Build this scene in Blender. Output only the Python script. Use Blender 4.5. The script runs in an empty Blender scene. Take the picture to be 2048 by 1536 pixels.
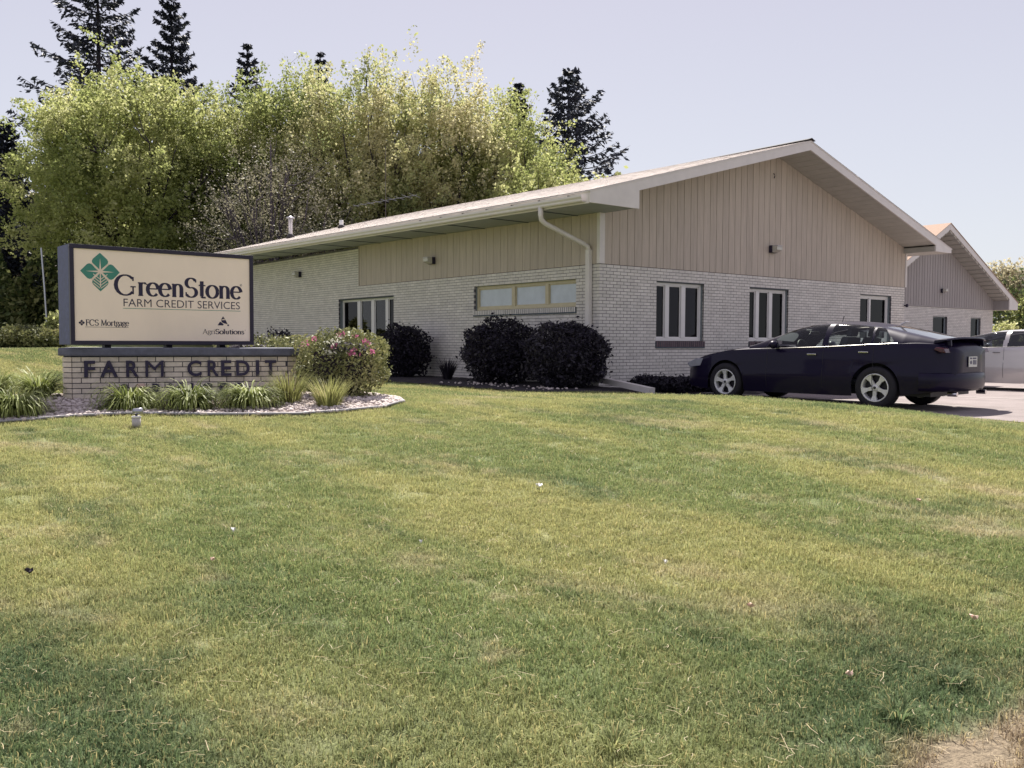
import bpy, bmesh, math, random
import numpy as np
from mathutils import Vector, Matrix
rng = np.random.default_rng(7)
random.seed(7)
R = math.radians
SC = bpy.context.scene
COL = SC.collection

# ------------------------------------------------------------------ camera
EYE = 1.5                                   # camera height above the lawn it stands on
cam = bpy.data.objects.new('camera', bpy.data.cameras.new('camera')); COL.objects.link(cam)
cam.data.sensor_width = 36.0; cam.data.lens = 36.0 * 1811.6 / 2048.0
cam.data.clip_end = 2000; cam.data.clip_start = 0.05
P_, R_ = 0.0466, 0.00335
F_ = Vector((0, math.cos(P_), -math.sin(P_))); U_ = Vector((0, math.sin(P_), math.cos(P_))); X_ = Vector((1, 0, 0))
X2 = math.cos(R_) * X_ + math.sin(R_) * U_; U2 = -math.sin(R_) * X_ + math.cos(R_) * U_
cam.matrix_world = Matrix(((X2.x, U2.x, -F_.x, 0), (X2.y, U2.y, -F_.y, 0), (X2.z, U2.z, -F_.z, EYE), (0, 0, 0, 1)))
SC.camera = cam
SC.render.resolution_x = 1024; SC.render.resolution_y = 768
SC.view_settings.view_transform = 'Standard'; SC.view_settings.look = 'None'
SC.view_settings.exposure = 1.0; SC.view_settings.gamma = 1.0
SC.cycles.use_denoising = True
SC.cycles.max_bounces = 6; SC.cycles.transparent_max_bounces = 12
# ------------------------------------------------------------------ light
SUN_EL = R(54); SUN_AZ = (-0.03, 0.9995)
w = bpy.data.worlds.new('World'); SC.world = w; w.use_nodes = True
nt = w.node_tree; nt.nodes.clear()
out = nt.nodes.new('ShaderNodeOutputWorld'); bg = nt.nodes.new('ShaderNodeBackground')
sky = nt.nodes.new('ShaderNodeTexSky'); sky.sky_type = 'NISHITA'; sky.sun_disc = False
sky.sun_elevation = SUN_EL; sky.sun_rotation = math.atan2(SUN_AZ[0], SUN_AZ[1]); sky.dust_density = 2.0; sky.air_density = 1.0
bg.inputs[1].default_value = 0.05
tc = nt.nodes.new('ShaderNodeTexCoord'); sp = nt.nodes.new('ShaderNodeSeparateXYZ')
rp = nt.nodes.new('ShaderNodeValToRGB')
rp.color_ramp.elements[0].position = 0.0; rp.color_ramp.elements[0].color = (8.8, 9.2, 9.8, 1)
rp.color_ramp.elements[1].position = 0.50; rp.color_ramp.elements[1].color = (6.2, 5.8, 7.3, 1)
mx = nt.nodes.new('ShaderNodeMix'); mx.data_type = 'RGBA'; mx.inputs[0].default_value = 0.80
nt.links.new(tc.outputs['Generated'], sp.inputs[0]); nt.links.new(sp.outputs[2], rp.inputs[0])
nt.links.new(sky.outputs[0], mx.inputs[6]); nt.links.new(rp.outputs[0], mx.inputs[7])
nt.links.new(mx.outputs[2], bg.inputs[0]); nt.links.new(bg.outputs[0], out.inputs[0])
sl = bpy.data.lights.new('sun', 'SUN'); sl.energy = 5.0; sl.angle = R(0.53); sl.color = (1.0, 0.94, 0.85)
sun = bpy.data.objects.new('sun', sl); COL.objects.link(sun)
sd = Vector((-SUN_AZ[0] * math.cos(SUN_EL), -SUN_AZ[1] * math.cos(SUN_EL), -math.sin(SUN_EL)))
sun.rotation_euler = sd.to_track_quat('-Z', 'Y').to_euler()

# ------------------------------------------------------------------ materials
def ramp_color(nt, src, stops):
    r = nt.nodes.new('ShaderNodeValToRGB'); cr = r.color_ramp
    while len(cr.elements) < len(stops): cr.elements.new(0.5)
    for e, (p, c) in zip(cr.elements, stops): e.position = p; e.color = (*c, 1)
    nt.links.new(src, r.inputs[0]); return r.outputs[0]

def mat(name, col, rough=0.7, var=0.12, scale=6.0, bump=0.0, bscale=60.0, metal=0.0, obj_var=0.0, attr=False, spec=0.4, coat=0.0, stretch=(1, 1, 1), col2=None, transl=0.0):
    """procedural material: colour broken by two scales of noise (world position), optional relief, per-object variation"""
    m = bpy.data.materials.new(name); m.use_nodes = True; nt = m.node_tree; b = nt.nodes['Principled BSDF']
    g = nt.nodes.new('ShaderNodeNewGeometry'); mp = nt.nodes.new('ShaderNodeMapping'); mp.inputs['Scale'].default_value = stretch
    nt.links.new(g.outputs['Position'], mp.inputs[0])
    n = nt.nodes.new('ShaderNodeTexNoise'); n.inputs['Scale'].default_value = scale; n.inputs['Detail'].default_value = 6; n.inputs['Roughness'].default_value = 0.65
    nt.links.new(mp.outputs[0], n.inputs['Vector'])
    c = Vector(col); c2 = Vector(col2) if col2 else c
    lo = tuple(c * (1 - var)); hi = tuple(c2 * (1 + var))
    base = ramp_color(nt, n.outputs['Fac'], [(0.3, lo), (0.7, hi)])
    if obj_var:
        oi = nt.nodes.new('ShaderNodeObjectInfo'); hs = nt.nodes.new('ShaderNodeHueSaturation')
        mr = nt.nodes.new('ShaderNodeMapRange'); mr.inputs['To Min'].default_value = 1 - obj_var; mr.inputs['To Max'].default_value = 1 + obj_var
        
        if attr: oa = nt.nodes.new('ShaderNodeAttribute'); oa.attribute_name = 'rnd'; nt.links.new(oa.outputs['Fac'], mr.inputs[0])
        else: nt.links.new(oi.outputs['Random'], mr.inputs[0])
        nt.links.new(mr.outputs[0], hs.inputs['Value']); nt.links.new(mr.outputs[0], hs.inputs['Value']); nt.links.new(base, hs.inputs['Color']); base = hs.outputs[0]
    nt.links.new(base, b.inputs['Base Color'])
    b.inputs['Roughness'].default_value = rough; b.inputs['Metallic'].default_value = metal; b.inputs['Specular IOR Level'].default_value = spec
    if coat: b.inputs['Coat Weight'].default_value = coat; b.inputs['Coat Roughness'].default_value = 0.03
    if bump:
        n2 = nt.nodes.new('ShaderNodeTexNoise'); n2.inputs['Scale'].default_value = bscale; n2.inputs['Detail'].default_value = 4
        nt.links.new(mp.outputs[0], n2.inputs['Vector'])
        bp = nt.nodes.new('ShaderNodeBump'); bp.inputs['Strength'].default_value = bump; bp.inputs['Distance'].default_value = 0.01
        nt.links.new(n2.outputs['Fac'], bp.inputs['Height']); nt.links.new(bp.outputs[0], b.inputs['Normal'])
    return m

def leafmat(name, stops, transl=0.5, scale=0.35, rough=0.55, spec=0.25):
    """foliage: per-leaf random attribute + position noise pick the colour; light passes through the blade"""
    m = bpy.data.materials.new(name); m.use_nodes = True; nt = m.node_tree; b = nt.nodes['Principled BSDF']; o = nt.nodes['Material Output']
    a = nt.nodes.new('ShaderNodeAttribute'); a.attribute_name = 'rnd'
    g = nt.nodes.new('ShaderNodeNewGeometry'); n = nt.nodes.new('ShaderNodeTexNoise'); n.inputs['Scale'].default_value = scale; n.inputs['Detail'].default_value = 3
    nt.links.new(g.outputs['Position'], n.inputs['Vector'])
    ad = nt.nodes.new('ShaderNodeMath'); ad.operation = 'MULTIPLY_ADD'; ad.inputs[1].default_value = 0.6
    sb = nt.nodes.new('ShaderNodeMath'); sb.operation = 'MULTIPLY_ADD'; sb.inputs[1].default_value = 1.6; sb.inputs[2].default_value = -0.6
    nt.links.new(n.outputs['Fac'], sb.inputs[0]); nt.links.new(a.outputs['Fac'], ad.inputs[0]); nt.links.new(sb.outputs[0], ad.inputs[2])
    c = ramp_color(nt, ad.outputs[0], stops)
    nt.links.new(c, b.inputs['Base Color']); b.inputs['Roughness'].default_value = rough; b.inputs['Specular IOR Level'].default_value = spec
    t = nt.nodes.new('ShaderNodeBsdfTranslucent'); ms = nt.nodes.new('ShaderNodeMixShader'); ms.inputs[0].default_value = transl
    nt.links.new(c, t.inputs[0]); nt.links.new(b.outputs[0], ms.inputs[1]); nt.links.new(t.outputs[0], ms.inputs[2]); nt.links.new(ms.outputs[0], o.inputs[0])
    return m

def glassmat(name, tint=(0.6, 0.65, 0.65), mixf=0.5, rough=0.02, ior=1.5):
    m = bpy.data.materials.new(name); m.use_nodes = True; nt = m.node_tree; o = nt.nodes['Material Output']; nt.nodes.remove(nt.nodes['Principled BSDF'])
    t = nt.nodes.new('ShaderNodeBsdfTransparent'); t.inputs[0].default_value = (*tint, 1)
    gl = nt.nodes.new('ShaderNodeBsdfGlossy'); gl.inputs['Roughness'].default_value = rough
    fr = nt.nodes.new('ShaderNodeFresnel'); fr.inputs[0].default_value = ior
    ma = nt.nodes.new('ShaderNodeMath'); ma.operation = 'MULTIPLY_ADD'; ma.inputs[1].default_value = 1.0; ma.inputs[2].default_value = mixf; ma.use_clamp = True
    ms = nt.nodes.new('ShaderNodeMixShader')
    nt.links.new(fr.outputs[0], ma.inputs[0]); nt.links.new(ma.outputs[0], ms.inputs[0]); nt.links.new(t.outputs[0], ms.inputs[1]); nt.links.new(gl.outputs[0], ms.inputs[2]); nt.links.new(ms.outputs[0], o.inputs[0])
    return m

# ------------------------------------------------------------------ helpers
def tag(o, label=None, cat=None, group=None, kind=None):
    for k, v in (('label', label), ('category', cat), ('group', group), ('kind', kind)):
        if v: o[k] = v
    return o
def empty(name, loc=(0, 0, 0), rz=0.0, label=None, cat=None, group=None):
    o = bpy.data.objects.new(name, None); COL.objects.link(o); o.location = loc; o.rotation_euler = (0, 0, rz); o.empty_display_size = 0.2
    return tag(o, label, cat, group)
def link(name, me, parent=None, loc=None, rot=None, scale=None):
    o = bpy.data.objects.new(name, me); COL.objects.link(o)
    if parent: o.parent = parent
    if loc is not None: o.location = loc
    if rot is not None: o.rotation_euler = rot
    if scale is not None: o.scale = scale
    return o

class MB:
    """collects faces, then becomes one mesh"""
    def __init__(s): s.v = []; s.f = []
    def add(s, vs, fs):
        k = len(s.v); s.v += [tuple(v) for v in vs]; s.f += [tuple(i + k for i in f) for f in fs]; return s
    def box(s, x0, y0, z0, x1, y1, z1):
        return s.add([(x0, y0, z0), (x1, y0, z0), (x1, y1, z0), (x0, y1, z0), (x0, y0, z1), (x1, y0, z1), (x1, y1, z1), (x0, y1, z1)],
                     [(0, 3, 2, 1), (4, 5, 6, 7), (0, 1, 5, 4), (1, 2, 6, 5), (2, 3, 7, 6), (3, 0, 4, 7)])
    def prism(s, prof, a, b, axis):
        """polygon prof (2-D) swept from a to b along axis"""
        n = len(prof)
        def P(t, q):
            return (t, q[0], q[1]) if axis == 'x' else ((q[0], t, q[1]) if axis == 'y' else (q[0], q[1], t))
        vs = [P(a, q) for q in prof] + [P(b, q) for q in prof]
        fs = [tuple(range(n))[::-1], tuple(range(n, 2 * n))] + [(i, (i + 1) % n, (i + 1) % n + n, i + n) for i in range(n)]
        return s.add(vs, fs)
    def tube(s, pts, rad, n=8, caps=True):
        pts = [Vector(p) for p in pts]; rad = rad if isinstance(rad, (list, tuple)) else [rad] * len(pts)
        vs = []; fs = []; up = Vector((0.13, 0.21, 1)).normalized()
        for i, p in enumerate(pts):
            d = (pts[min(i + 1, len(pts) - 1)] - pts[max(i - 1, 0)]).normalized()
            a = d.cross(up); 
            if a.length < 0.05: a = d.cross(Vector((1, 0.2, 0)))
            a.normalize(); b = d.cross(a)
            for k in range(n):
                t = 2 * math.pi * k / n; vs.append(p + (a * math.cos(t) + b * math.sin(t)) * rad[i])
        for i in range(len(pts) - 1):
            for k in range(n):
                q = i * n; fs.append((q + k, q + (k + 1) % n, q + n + (k + 1) % n, q + n + k))
        if caps: fs.append(tuple(range(n))[::-1]); fs.append(tuple(range(len(pts) * n - n, len(pts) * n)))
        return s.add(vs, fs)
    def lathe(s, prof, n=24, axis='z', c=(0, 0, 0)):
        vs = []; fs = []
        for (r_, h) in prof:
            for k in range(n):
                t = 2 * math.pi * k / n; q = (r_ * math.cos(t), r_ * math.sin(t), h)
                if axis == 'y': q = (q[0], q[2], q[1])
                if axis == 'x': q = (q[2], q[0], q[1])
                vs.append((q[0] + c[0], q[1] + c[1], q[2] + c[2]))
        for i in range(len(prof) - 1):
            for k in range(n): fs.append((i * n + k, i * n + (k + 1) % n, i * n + n + (k + 1) % n, i * n + n + k))
        return s.add(vs, fs)
    def mesh(s, name, m=None, smooth=False):
        me = bpy.data.meshes.new(name); me.from_pydata(s.v, [], s.f); me.validate(); me.update()
        if m: me.materials.append(m)
        if smooth:
            me.polygons.foreach_set('use_smooth', [True] * len(me.polygons))
        return me
    def obj(s, name, m, parent=None, smooth=False, recalc=True, bevel=0, **kw):
        me = s.mesh(name, m, smooth)
        if recalc or bevel:
            bm = bmesh.new(); bm.from_mesh(me); bmesh.ops.recalc_face_normals(bm, faces=bm.faces)
            if bevel: bmesh.ops.bevel(bm, geom=[e for e in bm.edges if len(e.link_faces) == 2 and e.calc_face_angle(0) > 0.6], offset=bevel, segments=2, affect='EDGES', profile=0.6)
            bm.to_mesh(me); bm.free()
        o = link(name, me, parent); return tag(o, **kw) if kw else o

def quads_mesh(name, V, m, rnd=None, nper=4):
    """V (N,nper,3) array of separate polygons -> one mesh; rnd per polygon attribute"""
    N = len(V); me = bpy.data.meshes.new(name)
    me.vertices.add(N * nper); me.vertices.foreach_set('co', np.ascontiguousarray(V, dtype=np.float32).ravel())
    me.loops.add(N * nper); me.loops.foreach_set('vertex_index', np.arange(N * nper, dtype=np.int32))
    me.polygons.add(N); me.polygons.foreach_set('loop_start', np.arange(0, N * nper, nper, dtype=np.int32))
    try: me.polygons.foreach_set('loop_total', np.full(N, nper, dtype=np.int32))
    except Exception: pass
    me.update(calc_edges=True)
    if rnd is None: rnd = rng.random(N)
    at = me.attributes.new('rnd', 'FLOAT', 'FACE'); at.data.foreach_set('value', np.asarray(rnd, dtype=np.float32))
    me.materials.append(m); return me

def ss(a, b, x):
    t = np.clip((x - a) / (b - a), 0, 1); return t * t * (3 - 2 * t)
def unit(v): return v / np.maximum(np.linalg.norm(v, axis=-1, keepdims=True), 1e-9)

# ------------------------------------------------------------------ terrain
LOT = -1.07 + EYE
def gz(x, y):
    x = np.asarray(x, float); y = np.asarray(y, float)
    zl = -1.5 + 0.70 * np.clip((y - 1.0) / 10.6, 0, 1) ** 1.05
    zl = zl - 0.12 * ss(12.5, 16.5, y)
    far = 0.80 * ss(13, 36, y) * ss(-9, -15, x)
    zr = -1.5 + 0.43 * ss(-1, 11, y)
    xl = np.where(y < 17, 4.19 + 0.563 * (16.6 - y), 4.0)
    t = ss(0, 1, (x - (xl - 3.0)) / 2.8)
    t = t * ss(1.0, 7.0, y) + (1 - ss(1.0, 7.0, y)) * ss(-3, 6, x)
    lot = -0.06 * ss(14, 24, y) * ss(5, 9, x)
    z = zl * (1 - t) + zr * t + far + lot
    bump = 0.012 * np.sin(x * 1.7 + 0.6 * np.sin(y * 1.1)) * np.sin(y * 1.3 + x * 0.4) * (1 - t)
    return z + bump + EYE
def gzf(x, y): return float(gz(x, y))

# building frame (g along the gable wall, l along the long wall)
YAW = 0.6735943; CX, CY = 1.78513, 18.62433
uG = np.array([math.cos(YAW), math.sin(YAW)]); uL = np.array([-math.sin(YAW), math.cos(YAW)])
def BW(g, l): return (CX + uG[0] * g + uL[0] * l, CY + uG[1] * g + uL[1] * l)
def toB(x, y):
    dx = np.asarray(x) - CX; dy = np.asarray(y) - CY; return dx * uG[0] + dy * uG[1], dx * uL[0] + dy * uL[1]

# ------------------------------------------------------------------ lawn colour network (shared by the sheet and the blades)
def lawn_color(nt, blade):
    g = nt.nodes.new('ShaderNodeNewGeometry')
    def noise(scale, det=3, st=(1, 1, 1), rot=0, rough=0.5):
        mp = nt.nodes.new('ShaderNodeMapping'); mp.vector_type = 'TEXTURE'; mp.inputs['Rotation'].default_value = (0, 0, rot); mp.inputs['Scale'].default_value = st
        n = nt.nodes.new('ShaderNodeTexNoise'); n.inputs['Scale'].default_value = scale; n.inputs['Detail'].default_value = det; n.inputs['Roughness'].default_value = rough
        nt.links.new(g.outputs['Position'], mp.inputs[0]); nt.links.new(mp.outputs[0], n.inputs['Vector']); return n.outputs['Fac']
    def mixc(f, a, b):
        m = nt.nodes.new('ShaderNodeMix'); m.data_type = 'RGBA'; nt.links.new(f, m.inputs[0])
        if isinstance(a, tuple): m.inputs[6].default_value = (*a, 1)
        else: nt.links.new(a, m.inputs[6])
        if isinstance(b, tuple): m.inputs[7].default_value = (*b, 1)
        else: nt.links.new(b, m.inputs[7])
        return m.outputs[2]
    def thr(src, a, b, sc=1.0):
        r = nt.nodes.new('ShaderNodeMapRange'); r.interpolation_type = 'SMOOTHSTEP'; r.inputs['From Min'].default_value = a; r.inputs['From Max'].default_value = b; r.inputs['To Max'].default_value = sc
        nt.links.new(src, r.inputs[0]); return r.outputs[0]
    green = (0.225, 0.275, 0.110); dark = (0.115, 0.170, 0.080); straw = (0.50, 0.44, 0.29); yell = (0.365, 0.370, 0.160)
    c = mixc(thr(noise(1.15, 3, (4.5, 1, 1), R(-50)), 0.42, 0.60), yell, green)           # mowing swathes
    c = mixc(thr(noise(1.9, 4, (3.0, 1, 1), R(-48), 0.6), 0.52, 0.70, 0.75), c, dark)        # lusher patches
    c = mixc(thr(noise(1.5, 6, (2.2, 1, 1), R(-30), 0.68), 0.53, 0.72, 0.8), c, straw)      # thatch patches
    # the lawn nearest the camera is a darker green, most to the sides, the corner by the drive is worn to sand
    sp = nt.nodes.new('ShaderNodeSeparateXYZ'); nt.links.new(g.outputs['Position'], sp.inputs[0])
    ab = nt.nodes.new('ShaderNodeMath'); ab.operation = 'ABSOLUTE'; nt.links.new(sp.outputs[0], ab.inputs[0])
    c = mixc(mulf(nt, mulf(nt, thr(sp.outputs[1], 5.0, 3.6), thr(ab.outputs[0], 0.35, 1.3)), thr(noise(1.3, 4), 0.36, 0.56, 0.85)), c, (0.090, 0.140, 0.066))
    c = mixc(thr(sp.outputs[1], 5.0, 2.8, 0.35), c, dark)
    c = mixc(thr(noise(2.6, 4, (1, 1, 1), 0, 0.6), 0.60, 0.76, 0.6), c, straw)
    wx = nt.nodes.new('ShaderNodeMath'); wx.operation = 'MULTIPLY_ADD'; wx.inputs[1].default_value = 1.0; nt.links.new(sp.outputs[0], wx.inputs[0])
    wy = nt.nodes.new('ShaderNodeMath'); wy.operation = 'MULTIPLY'; wy.inputs[1].default_value = -1.14; nt.links.new(sp.outputs[1], wy.inputs[0]); nt.links.new(wy.outputs[0], wx.inputs[2])
    wn = nt.nodes.new('ShaderNodeMath'); wn.operation = 'MULTIPLY_ADD'; wn.inputs[1].default_value = 1.1; nt.links.new(noise(1.6, 4), wn.inputs[0]); nt.links.new(wx.outputs[0], wn.inputs[2])
    sand = thr(wn.outputs[0], -1.55, -1.30, 0.95)
    # only close by: fade with distance
    c = mixc(mulf(nt, mulf(nt, sand, thr(sp.outputs[0], 3.1, 2.5)), thr(sp.outputs[1], 4.6, 3.9)), c, (0.36, 0.285, 0.20))
    if blade:
        a = nt.nodes.new('ShaderNodeAttribute'); a.attribute_name = 'rnd'
        c = mixc(thr(a.outputs['Fac'], 0.72, 1.0, 0.8), c, (0.40, 0.33, 0.16))
        hs = nt.nodes.new('ShaderNodeHueSaturation'); mr = nt.nodes.new('ShaderNodeMapRange'); mr.inputs['To Min'].default_value = 0.65; mr.inputs['To Max'].default_value = 1.5
        nt.links.new(a.outputs['Fac'], mr.inputs[0]); nt.links.new(mr.outputs[0], hs.inputs['Value']); nt.links.new(c, hs.inputs['Color']); c = hs.outputs[0]
    else:
        hs = nt.nodes.new('ShaderNodeHueSaturation'); mr = nt.nodes.new('ShaderNodeMapRange'); mr.inputs['From Min'].default_value = 0.3; mr.inputs['From Max'].default_value = 0.7; mr.inputs['To Min'].default_value = 0.38; mr.inputs['To Max'].default_value = 0.92  # bare sheet speckled darker, standing in for the shade among blades
        nt.links.new(noise(38, 4, (1, 1, 1), 0, 0.75), mr.inputs[0]); nt.links.new(mr.outputs[0], hs.inputs['Value']); nt.links.new(c, hs.inputs['Color']); c = hs.outputs[0]
    return c
def mulf(nt, a, b):
    m = nt.nodes.new('ShaderNodeMath'); m.operation = 'MULTIPLY'; nt.links.new(a, m.inputs[0]); nt.links.new(b, m.inputs[1]); return m.outputs[0]
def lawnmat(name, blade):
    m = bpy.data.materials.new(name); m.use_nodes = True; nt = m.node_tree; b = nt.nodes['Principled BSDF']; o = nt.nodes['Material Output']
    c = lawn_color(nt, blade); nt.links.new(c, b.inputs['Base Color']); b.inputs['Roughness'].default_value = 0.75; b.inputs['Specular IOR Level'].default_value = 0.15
    if blade:
        t = nt.nodes.new('ShaderNodeBsdfTranslucent'); ms = nt.nodes.new('ShaderNodeMixShader'); ms.inputs[0].default_value = 0.45
        nt.links.new(c, t.inputs[0]); nt.links.new(b.outputs[0], ms.inputs[1]); nt.links.new(t.outputs[0], ms.inputs[2]); nt.links.new(ms.outputs[0], o.inputs[0])
    else:
        g = nt.nodes.new('ShaderNodeNewGeometry'); n2 = nt.nodes.new('ShaderNodeTexNoise'); n2.inputs['Scale'].default_value = 45; n2.inputs['Detail'].default_value = 4; n2.inputs['Roughness'].default_value = 0.7
        nt.links.new(g.outputs['Position'], n2.inputs['Vector']); bp = nt.nodes.new('ShaderNodeBump'); bp.inputs['Strength'].default_value = 0.8; bp.inputs['Distance'].default_value = 0.03
        nt.links.new(n2.outputs['Fac'], bp.inputs['Height']); nt.links.new(bp.outputs[0], b.inputs['Normal'])
    return m
M = {}
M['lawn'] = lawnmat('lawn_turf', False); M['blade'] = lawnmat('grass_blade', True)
M['brick'] = mat('painted_cream_brick', (0.64, 0.605, 0.56), 0.75, 0.09, 3, 0.3, 90, obj_var=0.075)
M['brickmass'] = mat('painted_cream_brick_mass', (0.64, 0.605, 0.56), 0.75, 0.09, 3, 0.3, 90, obj_var=0.075, attr=True)
M['mortar'] = mat('mortar', (0.13, 0.125, 0.135), 0.9, 0.15, 20, 0.4, 120)
M['signbrick'] = mat('buff_brick', (0.60, 0.53, 0.44), 0.75, 0.14, 14, 0.5, 110, obj_var=0.14)
M['signmortar'] = mat('dark_mortar', (0.055, 0.055, 0.075), 0.9, 0.2, 20, 0.4, 120)
M['siding'] = mat('beige_board', (0.46, 0.395, 0.33), 0.65, 0.11, 5, 0.25, 40, stretch=(3, 3, 0.3), obj_var=0.05)
M['groove'] = mat('board_groove', (0.035, 0.03, 0.035), 0.8, 0.1, 10)
M['trim'] = mat('white_trim', (0.64, 0.60, 0.57), 0.45, 0.05, 4, 0.05, 30)
M['soffit'] = mat('soffit_board', (0.42, 0.40, 0.36), 0.6, 0.08, 4, 0.1, 40, obj_var=0.04)
M['eavesoffit'] = mat('blue_grey_soffit', (0.34, 0.36, 0.36), 0.6, 0.08, 4, 0.1, 40, obj_var=0.04)
M['seam'] = mat('soffit_seam', (0.08, 0.10, 0.12), 0.8, 0.1, 10)
M['shingle'] = mat('tan_shingle', (0.60, 0.54, 0.50), 0.9, 0.20, 30, 0.6, 200, obj_var=0.1)
M['orange_shingle'] = mat('rust_shingle', (0.36, 0.25, 0.19), 0.9, 0.2, 30, 0.5, 160)
M['ridge'] = mat('ridge_cap', (0.05, 0.045, 0.05), 0.8, 0.2, 20)
M['winwhite'] = mat('window_white', (0.70, 0.68, 0.66), 0.4, 0.04, 5)
M['wintan'] = mat('window_tan', (0.52, 0.46, 0.31), 0.5, 0.08, 8)
M['reveal'] = mat('reveal_blue_grey', (0.20, 0.23, 0.24), 0.7, 0.1, 8)
M['sillbrick'] = mat('dark_sill_brick', (0.13, 0.09, 0.10), 0.8, 0.15, 12, 0.3, 100, obj_var=0.15)
M['winglass'] = glassmat('window_glass', (0.16, 0.15, 0.20), 0.0, 0.02, 1.3)
M['clearpane'] = glassmat('clear_pane', (0.80, 0.82, 0.84), 0.0)
M['blind'] = mat('frosted_pane', (0.50, 0.55, 0.60), 0.3, 0.10, 3, spec=0.5)
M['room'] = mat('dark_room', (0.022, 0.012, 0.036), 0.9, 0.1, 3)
M['curtain'] = mat('blue_curtain', (0.10, 0.125, 0.20), 0.9, 0.5, 3)
M['concrete'] = mat('blue_grey_concrete', (0.11, 0.115, 0.15), 0.85, 0.25, 7, 0.4, 60)
M['darkmetal'] = mat('dark_painted_metal', (0.020, 0.015, 0.035), 0.45, 0.15, 5)
M['bluemetal'] = mat('blue_weathered_metal', (0.05, 0.06, 0.14), 0.55, 0.25, 14)
M['panel'] = mat('cream_sign_face', (0.94, 0.79, 0.63), 0.5, 0.05, 1.2, stretch=(1, 1, 0.4))
M['ink'] = mat('dark_lettering', (0.020, 0.014, 0.045), 0.5, 0.1, 10)
M['teal'] = mat('green_emblem', (0.055, 0.24, 0.18), 0.5, 0.06, 8)
M['cream'] = mat('cream_mark', (0.80, 0.66, 0.52), 0.5, 0.05, 5)
M['worn'] = mat('peach_letter', (0.62, 0.45, 0.36), 0.7, 0.2, 20)  # peach tone for one letter, a scrap and the dry leaves
M['stone'] = mat('river_stone', (0.55, 0.48, 0.45), 0.8, 0.35, 12, 0.2, 60)
M['bedsoil'] = mat('bed_gravel_base', (0.30, 0.25, 0.23), 0.95, 0.5, 26, 0.8, 70)
M['edging'] = mat('bed_edging', (0.30, 0.29, 0.30), 0.5, 0.2, 5)
M['mulch'] = mat('dark_mulch', (0.022, 0.017, 0.022), 0.95, 0.5, 18, 1.0, 50)
M['asphalt'] = mat('worn_asphalt', (0.235, 0.20, 0.195), 0.9, 0.22, 1.5, 0.5, 140)
M['line'] = mat('faded_line', (0.42, 0.39, 0.37), 0.8, 0.2, 10)
M['bark'] = mat('bark', (0.030, 0.022, 0.032), 0.9, 0.3, 8, 0.6, 40)
M['bark_grey'] = mat('grey_bark', (0.085, 0.07, 0.085), 0.9, 0.25, 8, 0.6, 40)
M['plastic'] = mat('grey_plastic', (0.45, 0.42, 0.42), 0.5, 0.1, 12)
M['white'] = mat('bright_white', (0.8, 0.78, 0.76), 0.5, 0.05, 6)
M['galv'] = mat('galvanised', (0.42, 0.42, 0.48), 0.35, 0.12, 10, metal=0.7)
M['lens'] = mat('lamp_lens', (0.50, 0.48, 0.42), 0.25, 0.1, 20, spec=0.6)
M['maple'] = leafmat('maple_leaf', [(0.0, (0.14, 0.18, 0.07)), (0.35, (0.30, 0.34, 0.12)), (0.62, (0.45, 0.47, 0.20)), (1.0, (0.62, 0.60, 0.36))], 0.55)
M['maple2'] = leafmat('pale_maple_leaf', [(0.0, (0.16, 0.20, 0.09)), (0.3, (0.37, 0.40, 0.17)), (0.62, (0.56, 0.53, 0.29)), (1.0, (0.70, 0.64, 0.44))], 0.55)
M['under'] = leafmat('understory_leaf', [(0.0, (0.03, 0.05, 0.025)), (0.5, (0.10, 0.13, 0.045)), (1.0, (0.30, 0.29, 0.13))], 0.4)
M['bare'] = leafmat('bronze_bud', [(0.0, (0.09, 0.085, 0.080)), (0.5, (0.20, 0.185, 0.14)), (1.0, (0.40, 0.38, 0.24))], 0.35)
M['spruce'] = leafmat('spruce_needle', [(0.0, (0.012, 0.014, 0.026)), (0.6, (0.028, 0.032, 0.048)), (1.0, (0.060, 0.072, 0.082))], 0.1)
M['blossom'] = leafmat('pale_blossom', [(0.0, (0.22, 0.21, 0.13)), (0.5, (0.48, 0.44, 0.29)), (1.0, (0.72, 0.66, 0.50))], 0.5)
M['hedge'] = leafmat('hedge_leaf', [(0.0, (0.05, 0.055, 0.04)), (0.4, (0.17, 0.185, 0.08)), (0.75, (0.31, 0.31, 0.13)), (1.0, (0.44, 0.41, 0.21))], 0.22, 1.2)
M['darkbush'] = leafmat('plum_dark_leaf', [(0.0, (0.014, 0.011, 0.020)), (0.6, (0.026, 0.022, 0.034)), (1.0, (0.055, 0.05, 0.055))], 0.1)
M['lily'] = leafmat('daylily_blade', [(0.0, (0.07, 0.10, 0.03)), (0.4, (0.19, 0.22, 0.065)), (0.8, (0.33, 0.38, 0.13)), (1.0, (0.52, 0.54, 0.28))], 0.35, 2)
M['ograss'] = leafmat('ornamental_grass_blade', [(0.0, (0.14, 0.11, 0.05)), (0.4, (0.24, 0.26, 0.09)), (0.8, (0.36, 0.36, 0.15)), (1.0, (0.48, 0.42, 0.24))], 0.45, 2)
M['pink'] = leafmat('pink_petal', [(0.0, (0.30, 0.07, 0.18)), (1.0, (0.62, 0.22, 0.34))], 0.4)
M['wpetal'] = leafmat('white_petal', [(0.0, (0.6, 0.6, 0.5)), (1.0, (0.8, 0.78, 0.7))], 0.4)
M['straw'] = leafmat('dry_straw', [(0.0, (0.34, 0.27, 0.15)), (1.0, (0.58, 0.48, 0.32))], 0.2)

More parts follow.
